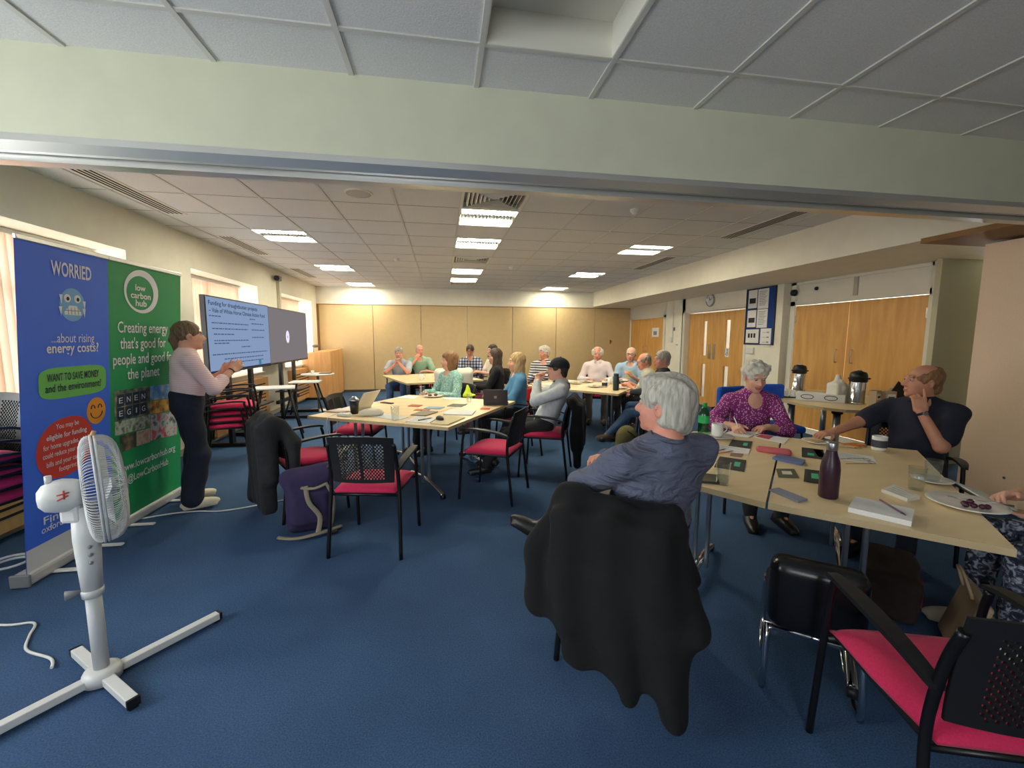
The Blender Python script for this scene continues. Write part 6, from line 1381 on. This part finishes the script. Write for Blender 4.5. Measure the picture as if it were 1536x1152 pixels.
person('person with a brown bob in a mint patterned blouse, looking left', (0.10, 5.80), 122, neck=(0, -0.02, 1.03), head=(-22, 0, 0), R=dict(w=(0.14, 0.30, 0.76), d=(-0.6, 0.8, 0), curl=0.3), L=dict(w=(-0.14, 0.30, 0.76), d=(0.6, 0.8, 0), curl=0.3), top=MINT, bottom=DKT, hair=('bob', H_BROWN), sh=0.17, girth=0.95)
person('person with dark hair in a checked shirt at the far table, looking down', (0.62, 9.30), 165, neck=(0, 0.06, 1.06), head=(0, -14, 0), R=dict(w=(0.10, 0.34, 0.80), d=(-0.7, 0.6, 0), curl=0.5), L=dict(w=(-0.10, 0.34, 0.80), d=(0.7, 0.6, 0), curl=0.5), top=PLAID, sleeve='three', bottom=DKT, skin=SKINT, hair=('short', H_DARK), glasses=True)
person('person with dark shoulder-length hair in a black top, in profile', (0.86, 6.60), 82, neck=(0, 0.02, 1.05), head=(10, -2, 0), R=dict(w=(0.06, 0.34, 0.74), d=(-0.4, 0.9, 0), curl=0.4), L=dict(w=(-0.06, 0.36, 0.74), d=(0.4, 0.9, 0), curl=0.4), top=BLKTOP, bottom=MAROON, hair=('long', H_DARK), glasses=True)
person('person in a white top half hidden behind the woman in black', (1.06, 8.70), 105, head=(10, 0, 0), R=dict(w=(0.10, 0.34, 0.80), d=(-0.7, 0.6, 0)), L=dict(w=(-0.10, 0.34, 0.80), d=(0.7, 0.6, 0)), top=CREAMTOP, sleeve='short', hair=('short', H_DARK), neck=(0, 0.02, 1.08))
person('person with long fair hair in a blue jumper, looking left', (0.96, 5.38), 92, neck=(0, -0.01, 1.03), head=(-2, 0, 0), R=dict(w=(0.10, 0.32, 0.77), d=(-0.5, 0.8, 0), curl=0.35), L=dict(w=(-0.10, 0.34, 0.77), d=(0.5, 0.8, 0), curl=0.35), top=BLUETOP, bottom=DKT, hair=('long', H_BLOND), sh=0.172, girth=0.95)
# far right table
person('person with curly white hair in a navy and white striped top', (1.88, 7.70), 152, head=(-30, 0, 0), neck=(0, 0, 1.06), R=dict(w=(0.08, 0.28, 0.80), d=(-0.8, 0.4, 0), curl=0.5), L=dict(w=(-0.08, 0.30, 0.80), d=(0.8, 0.4, 0), curl=0.5), top=STRIPE, bottom=DKT, hair=('curly', H_WHITE), skin=SKINP)
def capfn(q):
    H, RH = q['H'], q['RH']; e = lambda c, r, **k: ell(H(*c), V(*r)*1.03, RH, **k)
    c_ = organic('cap', [e((0, -0.016, 0.048), (0.088, 0.108, 0.088)), dict(rbox(H(0, 0, -0.06), (0.2, 0.2, 0.085), 0.0, RH), sub=True, k=0.005)], 0.0075, mat('cap_black', (26, 28, 34), 0.9), q['t'])
    m = MB(); vs = []; fs = []
    for i in range(15):
        a = PI*(i/14); x = 0.075*math.cos(a)
        for r_, zz_ in ((0.0, 0.045), (1.0, 0.026)):
            y = 0.066+r_*0.085*math.sin(a)**0.7; vs.append(H(x*(1-0.05*r_), y, zz_+0.012*(1-(x/0.075)**2)))
    vs2 = [v-RH @ V(0, 0, 0.005) for v in vs]; n = len(vs)
    for i in range(14): a = 2*i; fs += [(a, a+1, a+3, a+2), (n+a, n+a+2, n+a+3, n+a+1), (a+1, n+a+1, n+a+3, a+3), (a, a+2, n+a+2, n+a)]
    m.add(vs+vs2, fs, 0, True); m.build('peak', MATS['cap_black'], c_); MB().ell(H(0, -0.016, 0.138), (0.008, 0.008, 0.006), 10).build('top_button', MATS['cap_black'], c_)
person('person in a dark peaked cap and grey sweatshirt, slouched with hands at the mouth', (1.12, 4.51), 76, neck=(0, -0.18, 1.00), head=(6, 6, 0), hofs=(0, 0.05, 0.15), R=dict(w=(0.05, 0.085, 1.03), pole=(0.5, 0.6, -0.7), d=(-0.5, -0.1, 0.8), n=(-0.7, -0.5, 0), curl=0.8), L=dict(w=(-0.05, 0.09, 1.02), pole=(-0.5, 0.6, -0.7), d=(0.5, -0.1, 0.8), n=(0.7, -0.5, 0), curl=0.8), legR=dict(a=(0.14, 0.62, 0.09)), legL=dict(a=(-0.14, 0.66, 0.09)), top=SWEAT, bottom=DKT, hair=('short', H_DARK), extras=[capfn], h=0.0075, girth=0.93, collar=mat('collar_grey', (86, 86, 88), 0.9))
person('person with white hair in a pale pink shirt facing the camera', (2.80, 7.38), 160, neck=(0, 0.0, 1.06), head=(-4, -8, 0), R=dict(w=(0.16, 0.24, 0.76), d=(-0.6, 0.7, 0)), L=dict(w=(-0.16, 0.26, 0.76), d=(0.6, 0.7, 0)), top=PINKS, bottom=TAUPE, skin=SKINP, hair=('tufts', H_WHITE), girth=1.05, belly=1.15, collar=PINKS)
def tee_print(q):
    m = MB()
    for i in range(5): c = q['P']+(q['N']-q['P'])*(0.52+0.055*i)+V(0, 0.128, 0); m.box(tuple(c), (0.16-0.022*abs(i-1), 0.004, 0.018))
    m.build('pale_print', mat('tee_yellow', (226, 218, 150), 0.9), q['t'])
person('person with grey hair and glasses in a light blue t-shirt', (3.27, 6.98), 146, neck=(0, 0.02, 1.06), head=(0, -2, 0), R=dict(w=(0.09, 0.30, 0.80), d=(-0.7, 0.5, 0.1)), L=dict(w=(-0.06, 0.28, 0.86), d=(0.5, 0.5, 0.6), n=(1, 0, 0), curl=0.6), top=LBLUE, sleeve='short', bottom=DKT, hair=('cropped', H_SILV), glasses=True, extras=[tee_print])
person('stooping person with balding grey hair in a pale shirt', (3.20, 5.90), 58, neck=(0, 0.16, 1.00), head=(30, -12, 0), hofs=(0, 0.05, 0.145), R=dict(w=(0.1, 0.42, 0.80), d=(-0.7, 0.6, 0)), L=dict(w=(-0.1, 0.42, 0.80), d=(0.7, 0.6, 0)), top=STONE, sleeve='short', bottom=DKT, skin=SKINP, hair=('balding', H_GREY))
person('person in a dark jacket and blue jeans sitting cross-legged at the far right table', (2.98, 5.36), 58, neck=(0, 0.0, 1.05), head=(30, 0, 0), R=dict(w=(0.06, 0.36, 0.72), d=(-0.6, 0.7, 0)), L=dict(w=(-0.02, 0.40, 0.74), d=(0.6, 0.7, 0)), legR=dict(a=(0.10, 0.55, 0.09)), legL=dict(a=(-0.02, 0.70, 0.12), pole=(-0.2, 0.5, 0.9)), top=JACK, bottom=JEANS, shoe=SHOEBR, skin=SKINP, hair=('short', H_GREY), collar=JACK)
# near right tables
person('person with short grey hair in a purple spotted top, writing on a white sheet', (2.68, 3.32), 163, neck=(0, 0.05, 1.02), head=(2, -16, 0), hofs=(0, 0.045, 0.15), R=dict(w=(0.24, 0.38, 0.79), pole=(0.8, -0.3, -0.5), d=(0.15, 0.9, -0.1), n=(-0.6, 0, -0.8), curl=0.7), L=dict(w=(-0.02, 0.34, 0.785), pole=(-0.8, -0.2, -0.5), d=(0.8, 0.5, 0), curl=0.35), top=PURP, sleeve='three', bottom=DKT, hair=('curly', H_WHITE), scoop=0.03, h=0.0065, sh=0.172, girth=0.98,
       extras=[lambda q: MB().tube([tuple(q['R']['W']+V(0.0, 0.09, -0.02)), tuple(q['R']['W']+V(0.03, 0.03, 0.08))], 0.0045, 8).build('held_pen', PAPER, q['t'])])
person('person with balding hair in a navy polo shirt, leaning back with fingers on the cheek', (3.35, 2.47), 112, neck=(0.01, -0.105, 1.045), head=(-46, 4, 0), hofs=(0, 0.04, 0.15), sh=0.178, R=dict(w=(0.378, 0.431, 0.79), pole=(0.6, -0.2, -0.6), d=(0.3, 0.9, -0.05), curl=0.35), L=dict(w=(-0.045, 0.12, 1.00), pole=(-0.2, 0.5, -1), d=(0.22, -0.1, 1), n=(0.5, -0.8, 0), curl=0.5, fingers=(0.05, 0.9, 1.0, 1.0), wn=(-0.7, 0.6, 0.1)), top=POLO, sleeve='short', bottom=NAVYT, skin=SKINT, hair=('balding', H_BROWN), h=0.0065, girth=1.0, belly=1.3, collar=POLO, extras=[watchfn('L', STEEL)])
person('person with full white hair in a slate blue shirt, arms folded, back to the camera', (0.93, 1.79), 8, neck=(-0.02, -0.17, 1.06), shtw=0, head=(34, 2, 0), hofs=(0.0, 0.035, 0.155), sh=0.188, R=dict(w=(-0.15, 0.13, 0.93), pole=(0.3, 0.2, -1), d=(-0.75, -0.62, 0.12), n=(0.1, -0.25, -1), curl=0.55), L=dict(w=(-0.05, 0.13, 0.86), pole=(-0.95, 0.2, -0.4), d=(1, 0.1, 0.0), n=(0, -1, 0), curl=0.6), legR=dict(a=(0.22, 0.52, 0.09)), legL=dict(a=(-0.31, 0.50, 0.43), pole=(0.9, 0.5, 0.6), f=(-0.6, 0.5, 0.3)), top=SHIRT, bottom=TAUPE, skin=SKINP, hair=('full', H_SILV), h=0.0065, girth=1.17, belly=1.5, collar=SHIRT, fold=0.008)
q = person('person at the right edge writing in a notebook, only arms and lap in view', (3.02, 1.28), 56, neck=(0, 0.06, 1.04), head=(0, -12, 0), R=dict(w=(0.02, 0.42, 0.76), pole=(0.7, -0.3, -0.6), d=(-0.5, 0.85, 0), n=(-0.7, 0, -0.7), curl=0.7), L=dict(w=(-0.10, 0.36, 0.70), pole=(-0.7, -0.3, -0.6), d=(0.3, 0.9, 0), n=(0, 0, 1), curl=0.4), top=PRNT, sleeve='short', bottom=PRNT, shoe=SHOEW, hair=('bob', H_GREY), h=0.0075)
t = thing('notebook', 'open dark notebook held on the lap at the right edge', 'notebook', (2.62, 1.60, 0.725), R_(56))
MB().box((0, 0, 0), (0.24, 0.17, 0.012), rot=Euler((0.35, 0, 0)), bev=0.004).build('cover', BLK, t); MB().box((0, 0, 0.009), (0.22, 0.155, 0.008), rot=Euler((0.35, 0, 0)), bev=0.002).build('pages', mat('notebook_page', (206, 210, 200), 0.9), t)
pen((2.64, 1.55), (2.655, 1.56), INK, 'dark pen held upright over the notebook at the right edge', 0.005, 0.84)
